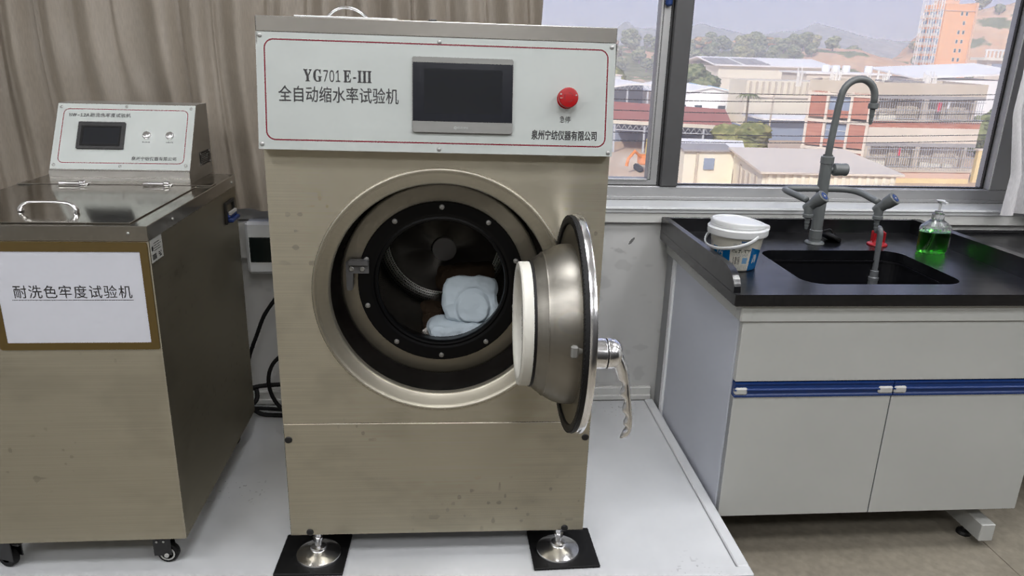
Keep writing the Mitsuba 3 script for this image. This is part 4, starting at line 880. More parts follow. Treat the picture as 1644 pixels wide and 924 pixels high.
nb_ = thing('side_worktop', 'black worktop of the neighbouring bench beyond the raised edge', 'worktop')
add('slab', cb(2.0560, 3.6, .30, .8590, TZ0, TZ1, .0015), 'm_worktop', nb_)
add('back_upstand', cb(2.0560, 3.6, .8480, .8600, TZ1, .8300, .001), 'm_worktop', nb_)
add('cabinet', cb(2.45, 3.58, .33, .855, .12, TZ0, .002), 'm_cabinet', nb_)
add('leg', cb(2.46, 2.50, .34, .38, 0, .12, .002), 'm_cabinet', nb_)
add('leg', cb(3.50, 3.54, .34, .38, 0, .12, .002), 'm_cabinet', nb_)

# tap with a swan neck and two angled side valves
FX, FY = 1.5940, .6940
tp = thing('tap', 'grey laboratory tap with a tall swan neck and two blue-topped side valves', 'tap')
add('column', lathe([(.0310, 0), (.0315, .0025), (.0290, .0065), (.0190, .0085), (.0185, .016), (.0205, .018), (.0205, .0450), (.0185, .0470), (.0180, .24), (.0180, .262)], (FX, FY, TZ1), 'z', 40), 'm_tap_grey', tp, smooth=35)
add('collar', lathe([(.0178, .0), (.0205, .001), (.0205, .022), (.0178, .0235), (.0150, .0245), (.0150, .028)], (FX + .0008, FY, 1.0825), 'z', 36), 'm_tap_grey', tp, smooth=35)
neck = [(FX + .001, FY, 1.105), (FX + .003, FY, 1.16), (FX + .007, FY, 1.22), (FX + .010, FY, 1.262)]
for a in np.linspace(172, 2, 15):
    neck.append((FX + .0665 + .0545 * math.cos(math.radians(a)), FY - .002, 1.288 + .0565 * math.sin(math.radians(a))))
neck.append((FX + .1215, FY - .002, 1.2750))
add('swan_neck', tube(neck, .0108, 20), 'm_tap_grey', tp, smooth=True)
barb = [(.0105, 0), (.0145, -.001), (.0150, -.004), (.0150, -.015), (.0130, -.018), (.0075, -.0190), (.0085, -.0200), (.0068, -.034), (.0080, -.0350), (.0058, -.0490), (.0068, -.0500), (.0046, -.0660), (.0, -.0660)]
add('outlet', lathe(barb[::-1], (FX + .1215, FY - .002, 1.2740), 'z', 28), 'm_tap_grey', tp, smooth=30)
kb = add('tap_knob', lathe([(.0090, .0), (.0090, .017), (.0120, .018), (.0190, .022), (.0205, .028), (.0190, .048), (.0200, .0640), (.0185, .0660), (0, .0665)], (FX + .004, FY, 1.0640), 'x', 12 * 3), 'm_tap_grey', tp, smooth=30)
add('cross_pipe', tube([(1.4790, .562, .9900), (1.4660, .600, .9960), (1.4570, .640, 1.0000), (1.4600, .675, 1.0010), (1.4800, .690, 1.0010), (1.5300, .694, 1.0010), (1.5940, .694, 1.0010), (1.6450, .693, 1.0010), (1.6800, .683, 1.0000), (1.7000, .650, .9970), (1.7070, .600, .9900), (1.7080, .562, .9860)], .0100, 16, 6), 'm_tap_grey', tp, smooth=True)
for x, y, z in [(1.4880, .545, .9870), (1.7120, .545, .9830)]:
    ax = np.array([.42, -.52, .62])
    ax /= np.linalg.norm(ax)
    base = np.array([x - .002, y, z - .010])
    v = add('side_valve', cat(lathe([(0, -.022), (.0135, -.020), (.0150, -.010), (.0155, .012), (.0185, .020), (.0195, .032), (.0205, .048), (.0190, .0500), (0, .0500)], base, move(0, 0, 0) @ dirs(ax), 36),
                              lathe([(0, -.008), (.0130, -.004), (.0130, .022), (.0155, .024), (.0155, .032), (.0115, .035), (.0075, .036), (.0088, .038), (.0065, .047), (.0080, .048), (.0055, .058), (.0066, .059), (.0042, .0700), (0, .0700)], base + (-.004, 0, -.004), '-z', 28)),
            'm_tap_grey', tp, smooth=32)
    add('blue_index', cat(cyl(base + ax * .0498, .0130, .0015, dirs(ax), 32, .0004)), 'm_blue_plastic', v, label='blue index disc')
    add('index_mark', place(cat(ext(rect(-.0065, -.0010, .0065, .0010), .0004), ext(rect(-.0010, -.0060, .0010, .0060), .0004)), base + ax * .0513, dirs(ax)[:3, 0], dirs(ax)[:3, 1], ax), 'm_label_white', v)

add('drain_plug', xf(cat(lathe([(0, 0), (.030, 0), (.0335, .004), (.0335, .010), (.024, .013), (.010, .013), (.006, .020), (0, .021)], (0, 0, 0), 'z', 32), tube([(0, 0, .018), (-.016, 0, .028), (-.034, .004, .014)], .0028, 8, 5)), move(1.660, .716, .8290) @ rot(24, (0, 1, 0)) @ rot(-10, (1, 0, 0))), 'm_rubber',
    smooth=32, label='black rubber drain plug leaning beside the foot of the tap', category='drain plug')
rc = add('red_cap', lathe([(.0310, 0), (.0320, .002), (.0310, .0055), (.0270, .0085), (.0210, .010), (.0175, .014), (.0160, .024), (.0150, .038), (.0130, .0450), (.0, .0455)], (1.8000, .6740, TZ1), 'z', 40), 'm_red_plastic', smooth=35, label='red conical cap standing on the worktop behind the sink', category='cap')
add('fin', cat(*[xf(cb(.010, .0225, -.0022, .0022, .008, .046, .001), move(1.800, .674, TZ1) @ rot(a, (0, 0, 1))) for a in range(15, 375, 60)]), 'm_red_plastic', rc)
op = thing('outlet_pipe', 'bent grey plastic pipe rising out of the sink in front of the red cap', 'pipe')
add('pipe', tube([(1.7640, .600, .6950), (1.7625, .600, .745), (1.7610, .600, .800), (1.7600, .600, .8520), (1.7595, .6010, .8760), (1.7600, .6080, .8880), (1.7620, .6180, .8900), (1.7650, .6270, .8850), (1.7660, .6300, .8730)], .0092, 16, 6), 'm_grey_plastic', op, smooth=True)
add('sleeve', cat(lathe([(.0120, 0), (.0150, .001), (.0150, .020), (.0165, .021), (.0165, .030), (.0135, .033), (.0130, .052), (.0095, .0540)], (1.7625, .600, .7020), 'z', 32), lathe([(.019, 0), (.019, .018), (.014, .020)], (1.763, .600, .684), 'z', 32), cyl((1.763, .600, .5552), .0125, .14, 'z', 24)), 'm_grey_plastic', op, smooth=32)

# bucket
BC = np.array([1.2150, .4200, TZ1])
BH, RB, RT = .1120, .0600, .0790


def bucket_print(p, n, uv):
    a, h = uv.x, uv.y                                             # angle around from the front (fraction of a turn), height 0..1
    cream = mi.Color3f(0.60, 0.585, 0.53)
    c = mix((0.60, 0.585, 0.53), (0.0, 0.145, 0.36), 0.0)
    wave = 0.62 + 0.10 * dr.sin((a - 0.5) * 34.0)
    rightp = dr.select((a > 0.575) & (a < 0.70) & (h < 0.64 - (a - 0.575) * 1.1), 1.0, 0.0)
    leftp = dr.select((a > 0.30) & (a < 0.435) & (h < 0.60), 1.0, 0.0)
    c = mix(c, (0.0, 0.150, 0.37), dr.maximum(rightp, leftp))
    pale = dr.select(((a > 0.335) & (a < 0.385) & (h > 0.2) & (h < 0.5) | (a > 0.60) & (a < 0.64) & (h > 0.22) & (h < 0.45)) & (noise(a * 160.0, h * 26.0) > 0.46), 1.0, 0.0)
    c = mix(c, (0.50, 0.52, 0.52), pale)
    bars = dr.select((a > 0.455) & (a < 0.505) & (h > 0.20) & (h < 0.40) & (noise(a * 900.0, 0.0) > 0.48), 1.0, 0.0)
    c = mix(c, (0.06, 0.05, 0.045), bars)
    blue = dr.select((a > 0.521) & (a < 0.556) & (h > 0.22) & (h < 0.38), 1.0, 0.0)
    c = mix(c, (0.20, 0.36, 0.52), blue)
    icons = dr.select((a > 0.445) & (a < 0.570) & (h > 0.50) & (h < 0.60) & (noise(a * 260.0, h * 40.0 + 7.0) > 0.62), 1.0, 0.0)
    c = mix(c, (0.08, 0.09, 0.07), icons)
    row = h * 42.0 - dr.floor(h * 42.0)
    text = dr.select((a > 0.452) & (a < 0.565) & ((h > 0.415) & (h < 0.475) | (h > 0.62) & (h < 0.76) | (h > 0.06) & (h < 0.17)) & (row > 0.5) & (noise(a * 420.0, dr.floor(h * 42.0) * 3.0) > 0.55), 1.0, 0.0)
    c = mix(c, (0.20, 0.24, 0.30), text)
    head = dr.select((a > 0.500) & (a < 0.555) & (h > 0.77) & (h < 0.82), 1.0, 0.0)
    return mix(c, (0.10, 0.20, 0.36), head)


plastic('m_bucket_print', proc(bucket_print), 0.25)
bk = thing('bucket', 'small white lidded bucket with a blue and cream printed label on the worktop', 'bucket')
bm = lathe([(.0, .0), (RB - .004, .0), (RB, .003), (RB + (RT - RB) * .05, .008), (RT - .003, BH)], BC, 'z', 96)
q = np.array(bm.vertices) - BC
fa = np.mod(np.arctan2(q[:, 0], -q[:, 1]) + .185 + np.pi, 2 * np.pi) / (2 * np.pi)
add('body', bm, 'm_bucket_print', bk, smooth=True, uv=np.stack([fa, q[:, 2] / BH], 1))
add('rim', lathe([(RT - .004, BH - .012), (RT + .0035, BH - .0130), (RT + .0055, BH - .010), (RT + .0060, BH + .006), (RT + .003, BH + .0085), (RT - .001, BH + .0095), (RT - .0010, BH + .0150), (RT - .004, BH + .0155), (RT - .006, BH + .0)], BC, 'z', 96), 'm_white_plastic', bk, smooth=35)
lm = lathe([(0, -.001), (.052, -.001), (.066, -.0015), (.0680, .0020), (.0715, .0030), (.0760, .0020), (.0785, -.001), (.0790, -.0110), (.0770, -.0112), (.0765, -.003), (0, -.004)], (0, 0, 0), 'z', 96)
v = np.array(lm.vertices)
v[:, 2] += np.where(v[:, 0] > .0, -.10 * v[:, 0] ** 2 / .08, 0)
tab = np.exp(-(np.arctan2(v[:, 1], v[:, 0]) + .35) ** 2 / .02) * (np.hypot(v[:, 0], v[:, 1]) > .075)
v[:, :2] *= (1 + .10 * tab)[:, None]
lm.vertices = v
ldk = add('lid', xf(lm, move(BC[0] + .003, BC[1] + .004, BC[2] + BH + .0235) @ rot(2.6, (0, 1, 0)) @ rot(-1, (1, 0, 0))), 'm_white_plastic', bk, smooth=35)
pts = []
for t in np.linspace(0, 1, 25):
    a = math.radians(290 - 180 * t)
    d_ = math.sin(math.pi * t) ** .8
    r_ = RT + .0060 + .003 * d_
    pts.append((BC[0] + r_ * math.cos(a), BC[1] + r_ * math.sin(a), BC[2] + BH - .006 - .040 * d_))
add('handle', tube(pts, .0052, 10, 2, (.5, 1.0)), 'm_white_plastic', bk, smooth=True)

# soap bottle
SC = np.array([1.9300, .5850, TZ1])
sp_ = thing('soap_bottle', 'clear pump bottle half full of green soap on the worktop right of the sink', 'bottle')
OV = np.diag([1.0, .66, 1.0, 1.0])


def oval(pr, c=SC, n=72):
    return xf(lathe(pr, (0, 0, 0), 'z', n), move(*c) @ OV)


add('liquid', oval([(0, .0025), (.0440, .0025), (.0470, .0060), (.0480, .0150), (.0485, .0640), (.0490, .0690), (0, .0690)]), 'm_soap', sp_, smooth=45, label='bright green liquid soap')
add('shell', oval([(.0, .0008), (.0460, .0008), (.0492, .0050), (.0500, .0150), (.0510, .0750), (.0500, .0820), (.0460, .0880), (.0300, .1000), (.0180, .1080), (.0165, .1110)]), 'm_clear', sp_, smooth=45)
add('facets', oval([(.0512, .0752), (.0502, .0824), (.0462, .0884), (.0302, .1004), (.0182, .1084), (.0180, .1082), (.0300, .0996), (.0456, .0880), (.0496, .0820), (.0506, .0752), (.0512, .0752)], SC, 24), 'm_clear_plastic', sp_)
add('dip_tube', tube([tuple(SC + (-.018, 0, .008)), tuple(SC + (-.008, 0, .045)), tuple(SC + (0, 0, .105))], .0032, 10, 4), 'm_clear_plastic', sp_, smooth=True)
add('neck_ring', lathe([(.0165, .1080), (.0185, .1090), (.0185, .1240), (.0165, .1260), (.0120, .1275), (.0120, .1330), (.0100, .1345), (.0, .1345)], SC, 'z', 40), 'm_clear_plastic', sp_, smooth=35)
add('pump_head', cat(cyl(SC + (0, 0, .1345), .0042, .026, 'z', 20), lathe([(.0, .1590), (.0060, .1590), (.0080, .1620), (.0125, .1660), (.0130, .1690), (.0, .1700)], SC, 'z', 32),
                     hull([SC + (x, y, z) for x in (-.004, .004) for y in (-.030, .004) for z in (.160, .1675)])), 'm_white_plastic', sp_, smooth=35)
a = math.radians(-38)
add('printed_label', place(cat(*[ext(rect(-.0045, .0024 * k, .0045 - .002 * (k % 3 == 1), .0024 * k + .0013), .0004) for k in range(15)]), SC + (.0515 * math.cos(a), .0345 * math.sin(a), .020), (.62, .78, 0), (0, 0, 1), (.78, -.62, 0)), 'm_label_white', sp_)

# ------------------------------------------------------------------ outdoors, five floors below: ground, hills, haze
GZ = -13.0
rnd = random.Random(7)


def hill_h(X, Y):
    f = lambda s, o, k=4: meshkit.fbm(np.stack([X / s + o, Y / s, 0 * X], -1), k, 2) - .5
    bump = lambda cx, cy, rx, ry, h, e=2.0: h * np.exp(-(((X - cx) / rx) ** 2 + ((Y - cy) / ry) ** 2) ** (e / 2))
    H = bump(150, 480, 85, 90, 15) + bump(215, 400, 42, 60, 15) + bump(281, 392, 27, 45, 33, 4) + bump(335, 420, 50, 70, 34) + bump(40, 470, 90, 70, 8) + bump(-80, 520, 150, 90, 10)
    H = H * (1 + .35 * f(40, 3)) + np.clip((Y - 230) / 120, 0, 1) * 3.5 * f(14, 8)
    T = np.clip((X - 230) / 10, 0, 1) * np.clip(H - 4, 0, 1)       # the quarry's steps
    step = 5.2
    H = H * (1 - .55 * T) + .55 * T * (np.floor(H / step) * step + step * np.clip(((H / step) % 1 - .55) / .45, 0, 1))
    return GZ + np.maximum(H, 0)


def terrain_colour(p, n, uv):
    h = p.z + 13.0
    soil = mix((0.62, 0.34, 0.17), (0.66, 0.47, 0.29), fbm(p.x / 9.0, p.y / 9.0, p.z / 5.0, 4))
    green = mix((0.085, 0.105, 0.035), (0.20, 0.21, 0.08), fbm(p.x / 5.0 + 3.0, p.y / 5.0, p.z / 5.0, 3))
    earth = mix((0.55, 0.40, 0.27), (0.62, 0.50, 0.38), fbm(p.x / 13.0, p.y / 13.0, 1.0, 4))
    veg = smoothstep(0.50, 0.56, fbm(p.x / 16.0 + 9.0, p.y / 22.0, p.z / 10.0, 4) + 0.20 * smoothstep(225.0, 165.0, p.x) - 0.07 * smoothstep(230.0, 250.0, p.x))
    return mix(earth, mix(soil, green, veg), smoothstep(1.2, 2.6, h))


matte('m_terrain', proc(terrain_colour))
gx, gy = np.meshgrid(np.linspace(-160, 460, 311), np.concatenate([np.linspace(30, 260, 40), np.linspace(262, 640, 190)]))
gz = hill_h(gx, gy)
nx, ny = gx.shape[1], gx.shape[0]
i, j = np.meshgrid(np.arange(ny - 1), np.arange(nx - 1), indexing='ij')
a = (i * nx + j).ravel()
add('ground', trimesh.Trimesh(np.stack([gx, gy, gz], -1).reshape(-1, 3), np.vstack([np.stack([a, a + 1, a + nx + 1], 1), np.stack([a, a + nx + 1, a + nx], 1)]), process=False), 'm_terrain', smooth=True, kind='structure', label='ground and quarried orange hillside outside the window')
matte('m_plain', (0.33, 0.31, 0.24))
add('ground_plain', bx(-2400, 3900, 20, 3900, GZ - 1.0, GZ - .30), 'm_plain', kind='structure')
matte('m_mountain', proc(lambda p, n, uv: mix((0.10, 0.12, 0.07), (0.20, 0.19, 0.13), fbm(p.x / 32.0, p.y / 32.0, p.z / 15.0, 4))))
px = np.array([-2500, -900, 300, 760, 963, 1010, 1032, 1075, 1239, 1330, 1425, 1490, 1529, 1600, 1768, 1900, 1995, 2110, 2205, 2290, 2381, 2470, 2542, 2662, 3000, 3600, 5200.])
ph = np.array([90, 110, 120, 90, 104, 170, 176, 140, 128, 128, 150, 172, 176, 150, 118, 132, 150, 165, 200, 186, 165, 150, 130, 118, 110, 140, 120.])
X, V = np.meshgrid(np.arange(-2500, 5200, 20.0), np.linspace(-1, 1, 25))
top = np.interp(X, px, ph) + 26 * (meshkit.fbm(np.stack([X / 130, 0 * X, 0 * X], -1), 4, 6) - .5)
Yv = 4500 + V * 800 + 300 * (meshkit.fbm(np.stack([X / 300, V * 3, 0 * X], -1), 3, 1) - .5)
Zv = GZ + (top - GZ) * np.clip(1 - np.abs(V), 0, 1) ** 1.1 * (1 + .25 * np.clip(np.abs(V) * 4, 0, 1) * (meshkit.fbm(np.stack([X / 160, V * 5, 0 * X], -1), 4, 4) - .5))
nx, ny = X.shape[1], X.shape[0]
i, j = np.meshgrid(np.arange(ny - 1), np.arange(nx - 1), indexing='ij')
a = (i * nx + j).ravel()
add('mountain', trimesh.Trimesh(np.stack([X / 4, Yv / 4, 1.05 + Zv / 4], -1).reshape(-1, 3), np.vstack([np.stack([a, a + 1, a + nx + 1], 1), np.stack([a, a + nx + 1, a + nx], 1)]), process=False), 'm_mountain', smooth=True, label='faint blue mountain range on the horizon', kind='structure')
HAZE = 1.6e-3
hz = bx(-2500, 4000, 3.0, 4000, GZ - 20, 75)
scene['haze'] = mikit.ply(hz, {'type': 'null'}, interior={'type': 'homogeneous', 'albedo': rgb((0.93, 0.945, 0.97)), 'sigma_t': HAZE, 'phase': {'type': 'hg', 'g': 0.1}})
labels['haze'] = {'label': 'pale haze in the air over the valley', 'kind': 'structure'}

# trees: one kind of crown per mesh, every tree an entry of its own
def crown(seed, spread, tall):
    r = random.Random(seed)
    ms = []
    for k in range(10):
        a, d = r.random() * 6.28, r.random() ** .6 * spread * .55
        s = trimesh.creation.icosphere(3)
        v = np.array(s.vertices)
        q = v * 3.1 + k * 7
        v = v * (1 + .42 * (meshkit.fbm(q, 3, seed) - .5) + .38 * (meshkit.noise(q * 5.5, seed + 1) - .5))[:, None]
        R = (.20 + .13 * r.random()) * (1 - .25 * d)
        v = v * (R, R, R * .9) + (d * math.cos(a), d * math.sin(a), .48 + tall * 1.25 * (k / 9 - .35 + .2 * r.random()))
        s.vertices = v
        ms.append(s)
    tr = tube([(0, 0, -.25), (.02, 0, .25), (0, 0, .6)], [.055, .04, .02], 7)
    return cat(*ms), tr


def leaves(name, a, b, c=None):
    def f(p, n, uv):
        t = fbm(p.x * .9, p.y * .9, p.z * .9, 3)
        col = mix(a, b, smoothstep(.35, .68, t))
        return mix(col, c, smoothstep(.58, .68, noise(p.x * .35 + 8.0, p.y * .35, p.z * .5))) if c else col
    return matte(name, proc(f))


leaves('m_leaf_green', (0.10, 0.125, 0.055), (0.24, 0.26, 0.12))  # leaf colours are paled, with part of the haze put into them
leaves('m_leaf_olive', (0.16, 0.17, 0.065), (0.34, 0.32, 0.13))
leaves('m_leaf_autumn', (0.16, 0.15, 0.08), (0.32, 0.29, 0.15), (0.45, 0.27, 0.12))
matte('m_bark', (0.20, 0.16, 0.12))
kinds = []
for k, (sd, sp, tl, m) in enumerate([(1, .34, .36, 'm_leaf_green'), (2, .44, .25, 'm_leaf_olive'), (3, .40, .30, 'm_leaf_autumn'), (4, .24, .50, 'm_leaf_green')]):
    c, t = crown(sd, sp, tl)
    kinds.append((mikit.ply(c, m, True), mikit.ply(t, 'm_bark', True), float(np.hypot(c.vertices[:, 0], c.vertices[:, 1]).max())))
stood = []


def tree(kind, x, y, z, h, label, group, w_=1.0):
    r_ = kinds[kind][2] * h * w_
    if any(math.hypot(x - a, y - b) < .97 * (r_ + c) for a, b, c in stood):
        return
    stood.append((x, y, r_))
    t = thing('tree', label, 'tree', group)
    M = ST(np.array(move(x, y, z) @ rot(rnd.random() * 360, (0, 0, 1)) @ np.diag([h * w_, h * w_, h * .9, 1])).tolist())
    for nm, d in zip(('crown', 'trunk'), kinds[kind][:2]):
        scene[f'{t}__{nm}'] = {**d, 'to_world': M}


LABK = ['dense green tree', 'pale olive tree', 'tree with autumn-orange foliage', 'tall narrow green tree']
for k in range(120):
    x = 62 + 200 * (k // 4 + .25 * (k % 4) + .2 * rnd.random()) / 30
    y = (388, 410, 434, 460)[k % 4] + rnd.random() * 6
    if 205 < x < 262 and y < 420:
        y += 45
    z = float(hill_h(np.array([x]), np.array([y]))[0])
    kd = rnd.choice([0, 0, 1, 2, 3])
    tree(kd, x, y, z + .8, 6.5 + 4.5 * rnd.random(), LABK[kd] + ' on the wooded ridge below the mountains', 'trees on the wooded ridge: ' + LABK[kd], 1.15)
for x, y, h, kd in [(246, 385, 6, 0), (252, 400, 6, 2), (262, 402, 7, 0), (268, 404, 6, 1), (274, 405, 7, 0), (280, 406, 7, 0), (286, 400, 8, 3), (293, 405, 8, 0), (240, 372, 5, 0), (255, 352, 5, 0), (250, 345, 4, 1), (266, 350, 4, 0), (285, 352, 5, 0), (276, 372, 5, 0)]:
    tree(kd, x, y, float(hill_h(np.array([float(x)]), np.array([float(y)]))[0]) + .5, h, LABK[kd] + ' on the orange quarry hill beside the tower', 'trees on the quarry hill: ' + LABK[kd], 1.2)
for x, y, h, kd in [(64, 194, 13, 0), (73, 203, 12.5, 2), (62, 210, 15, 0), (80.5, 196, 8, 2), (38, 190, 10, 1), (46.5, 195, 11, 2), (54, 204, 12.5, 2), (44, 208, 12, 1), (30, 192, 9, 0), (84, 240, 9, 0), (71, 190, 6, 2)]:
    tree(kd, x, y, GZ, h, LABK[kd] + ' in the clump left of the cream hall', 'trees left of the cream hall: ' + LABK[kd], 1.15)
for x, y, h, kd in [(41.3, 100, 6.6, 1), (48.6, 104.5, 7.8, 1), (45.2, 95.5, 3.6, 0), (38.0, 95, 3.0, 1)]:
    tree(kd, x, y, GZ, h, LABK[kd] + ' in the yard between the red roof and the brick building', 'yard trees: ' + LABK[kd], 1.25)
for x, y, h, kd in [(86, 110, 8.0, 0), (92.5, 112, 9.0, 1), (84.6, 103, 5, 0)]:
    tree(kd, x, y, GZ, h, LABK[kd] + ' right of the brick building beside the window curtain', 'trees right of the brick building: ' + LABK[kd], 1.2)
pm = thing('palm', 'small dark palm in front of the fluted cream wall', 'palm tree')
fr = []
for k in range(13):
    a = 2 * math.pi * k / 13
    for t in range(6):
        p0, p1 = t / 6, (t + 1) / 6
        f = lambda u: np.array([math.cos(a) * 2.3 * u, math.sin(a) * 2.3 * u, 1.5 * u - 2.3 * u * u])
        w0, w1 = .42 * (1 - abs(2 * p0 - .9)), .42 * max(0.02, 1 - abs(2 * p1 - .9))
        s_ = np.array([-math.sin(a), math.cos(a), 0])
        P0, P1 = f(p0), f(p1)
        fr.append(hull([P0 - s_ * max(.03, w0), P0 + s_ * max(.03, w0), P1 - s_ * w1, P1 + s_ * w1, P0 - (0, 0, .05), P1 - (0, 0, .05)]))
add('fronds', cat(*fr).apply_translation((54.0, 131, -5.2)), 'm_leaf_green', pm)
add('trunk', tube([(54, 131, GZ), (54.1, 131, -9), (54, 131, -5.2)], [.28, .2, .2], 8), 'm_bark', pm)

# ------------------------------------------------------------------ buildings
for n_, c in dict(m_roof_grey=(.36, .34, .33), m_cream=(.80, .75, .62), m_cream2=(.72, .66, .54), m_offwhite=(.84, .84, .83), m_white_roof=(.86, .84, .80), m_blue_roof=(.25, .48, .72), m_red_roof=(.42, .17, .14), m_dark_in=(.40, .36, .31),
                  m_blue_grey=(.27, .32, .42), m_truss=(.50, .52, .55), m_concrete=(.56, .49, .40), m_concrete_pale=(.70, .62, .52), m_pink=(.66, .46, .36), m_tower=(.84, .44, .22), m_tower_side=(.72, .46, .30), m_glass_dark=(.06, .07, .09),
                  m_post=(.82, .79, .73), m_wire=(.04, .04, .045), m_grille=(.42, .43, .46), m_laundry=(.70, .06, .10), m_laundry_white=(.75, .74, .74), m_yellow=(.72, .55, .14), m_orange=(.72, .24, .07), m_ochre=(.78, .62, .34)).items():
    matte(n_, c)


def bricks(p, n, uv):
    row = dr.floor(p.z / .22)
    m = noise((p.x + p.y) * 1.3, row * 3.0) * .5 + .5 * fbm(p.x * .4, p.y * .4, p.z * .4, 3)
    return mix((.38, .14, .10), (.55, .27, .20), m)


matte('m_brick', proc(bricks))


def gable(x0, x1, y0, y1, z0, ze, zr, over=.4, th=.25):
    """Walls, and the two roof slopes with the ridge along y."""
    xm = (x0 + x1) / 2
    wl = place(ext(Polygon([(x0, z0), (x1, z0), (x1, ze), (xm, zr), (x0, ze)]), y1 - y0), (0, y1, 0), (1, 0, 0), (0, 0, 1), (0, -1, 0))
    sl = [hull([(x, y, z + d) for x, z in ((xe, ze - (zr - ze) * over / (xm - x0)), (xm, zr)) for y in (y0 - over, y1 + over) for d in (.02, th)]) for xe in (x0 - over, x1 + over)]
    return wl, sl


# cream hall with a long roof
h_ = thing('cream_hall', 'long cream factory hall with a low grey and white roof below the wooded ridge', 'building')
add('wall', bx(95, 137, 262, 300, GZ, -2.0), 'm_cream', h_)
add('roof', hull([(x, y, z) for x in (93, 138) for y, z in ((260.5, -2.0), (260.5, -1.6), (282, 1.0), (282, .6))]), 'm_white_roof', h_)
add('roof', hull([(x, y, z) for x in (93, 138) for y, z in ((303, -2.0), (303, -1.6), (282, 1.0), (282, .6))]), 'm_white_roof', h_)
for x0, x1 in [(93.4, 98), (98.3, 103), (104.4, 109.0), (109.3, 113.6)]:
    add('solar_panel', hull([(x, y, z) for x in (x0, x1) for y, z in ((261.5, -1.42), (261.5, -1.30), (277, .48), (277, .60))]), 'm_roof_grey', h_)
add('string_course', bx(94.8, 137.2, 261.8, 262.1, -6.2, -5.9), 'm_cream2', h_)
# blue and white gabled shed
h_ = thing('gabled_shed', 'white gabled shed with blue and white roof stripes', 'building')
wl, sl = gable(45.0, 62.6, 150, 186, GZ, -6.7, -4.9, .5)
add('wall', wl, 'm_offwhite', h_)
for s in sl:
    add('roof', s, 'm_white_roof', h_)
for y0, y1 in [(150.2, 153.2), (160, 166)]:
    add('blue_sheet', hull([(x, y, z) for x, z in ((63.2, -6.55), (54.0, -4.72)) for y in (y0, y1) for z in (z, z + .12)]), 'm_blue_roof', h_)
for x in (47.2, 50.6, 55.5, 59.2):
    add('window', bx(x, x + 1.5, 149.85, 150.1, -9.6, -8.4), 'm_glass_dark', h_)
add('lean_to', bx(45, 55.5, 144, 149.8, GZ, -9.3), 'm_white_roof', h_)
# open shed with the red roof and its truss
h_ = thing('open_shed', 'open shed with a dull red roof and a white truss along its edge', 'building')
add('roof', hull([(25, 110, -8.35), (43.6, 110, -8.95), (25, 110, -8.1), (43.6, 110, -8.7), (27, 127, -6.75), (48.5, 127, -7.75), (27, 127, -6.5), (48.5, 127, -7.5)]), 'm_red_roof', h_)
add('gutter', hull([(25, 109.8, -8.75), (43.6, 109.8, -9.35), (25, 109.8, -8.2), (43.6, 109.8, -8.8), (25, 110.2, -8.75), (43.6, 110.2, -9.35), (25, 110.2, -8.2), (43.6, 110.2, -8.8)]), 'm_cream2', h_)
tz = lambda x: -8.85 - .6 * (x - 25) / 18.6
tr = [tube([(x, 110, tz(x)), (x + .45, 110, tz(x) - .75), (x + .9, 110, tz(x + .9))], .06, 5) for x in np.arange(25, 43.2, .9)]
add('truss', cat(tube([(25, 110, tz(25) - .78), (43.6, 110, tz(43.6) - .78)], .09, 6), *tr), 'm_truss', h_, kind='stuff')
for x in (25.3, 29.9, 34.5, 39.1, 43.4):
    add('post', bx(x - .12, x + .12, 109.8, 110.1, GZ, tz(x)), 'm_truss', h_)
add('back_wall', bx(25, 45, 124, 124.4, GZ, -7.6), 'm_blue_grey', h_)
add('side_wall', bx(44.6, 45, 110, 124, GZ, -8.6), 'm_blue_grey', h_)
# arched blue-grey shed further left
h_ = thing('arched_shed', 'shed with a shallow arched white roof edge behind the left window sash', 'building')
ar = [(33 + 11.2 * t, -5.55 + 1.15 * math.sin(math.pi * (t * .75 + .12))) for t in np.linspace(0, 1, 13)]
add('roof', place(ext(Polygon(ar + [(x, z - .35) for x, z in ar[::-1]]), 23), (0, 173, 0), (1, 0, 0), (0, 0, 1), (0, -1, 0)), 'm_white_roof', h_)
add('truss', cat(*[tube([ar[k][:1] + (150.0,) + (ar[k][1] - .4,), ((ar[k][0] + ar[k + 1][0]) / 2, 150.0, ar[k][1] - 1.1), (ar[k + 1][0], 150.0, ar[k + 1][1] - .4)], .07, 5) for k in range(12)]), 'm_truss', h_, kind='stuff')
add('wall', bx(33.2, 44.2, 168, 168.4, GZ, -5.2), 'm_blue_grey', h_)
for x in (33.4, 36.4, 40.6, 44.0):
    add('post', bx(x - .15, x + .15, 149.8, 150.2, GZ, -5.6), 'm_truss', h_)
h_ = thing('white_block', 'small white block with a flat roof at the far left of the view', 'building')
add('wall', bx(36.5, 40.6, 175, 182, GZ, -3.8), 'm_offwhite', h_)
add('parapet', bx(36.3, 40.8, 174.8, 182.2, -3.8, -3.5), 'm_concrete_pale', h_)
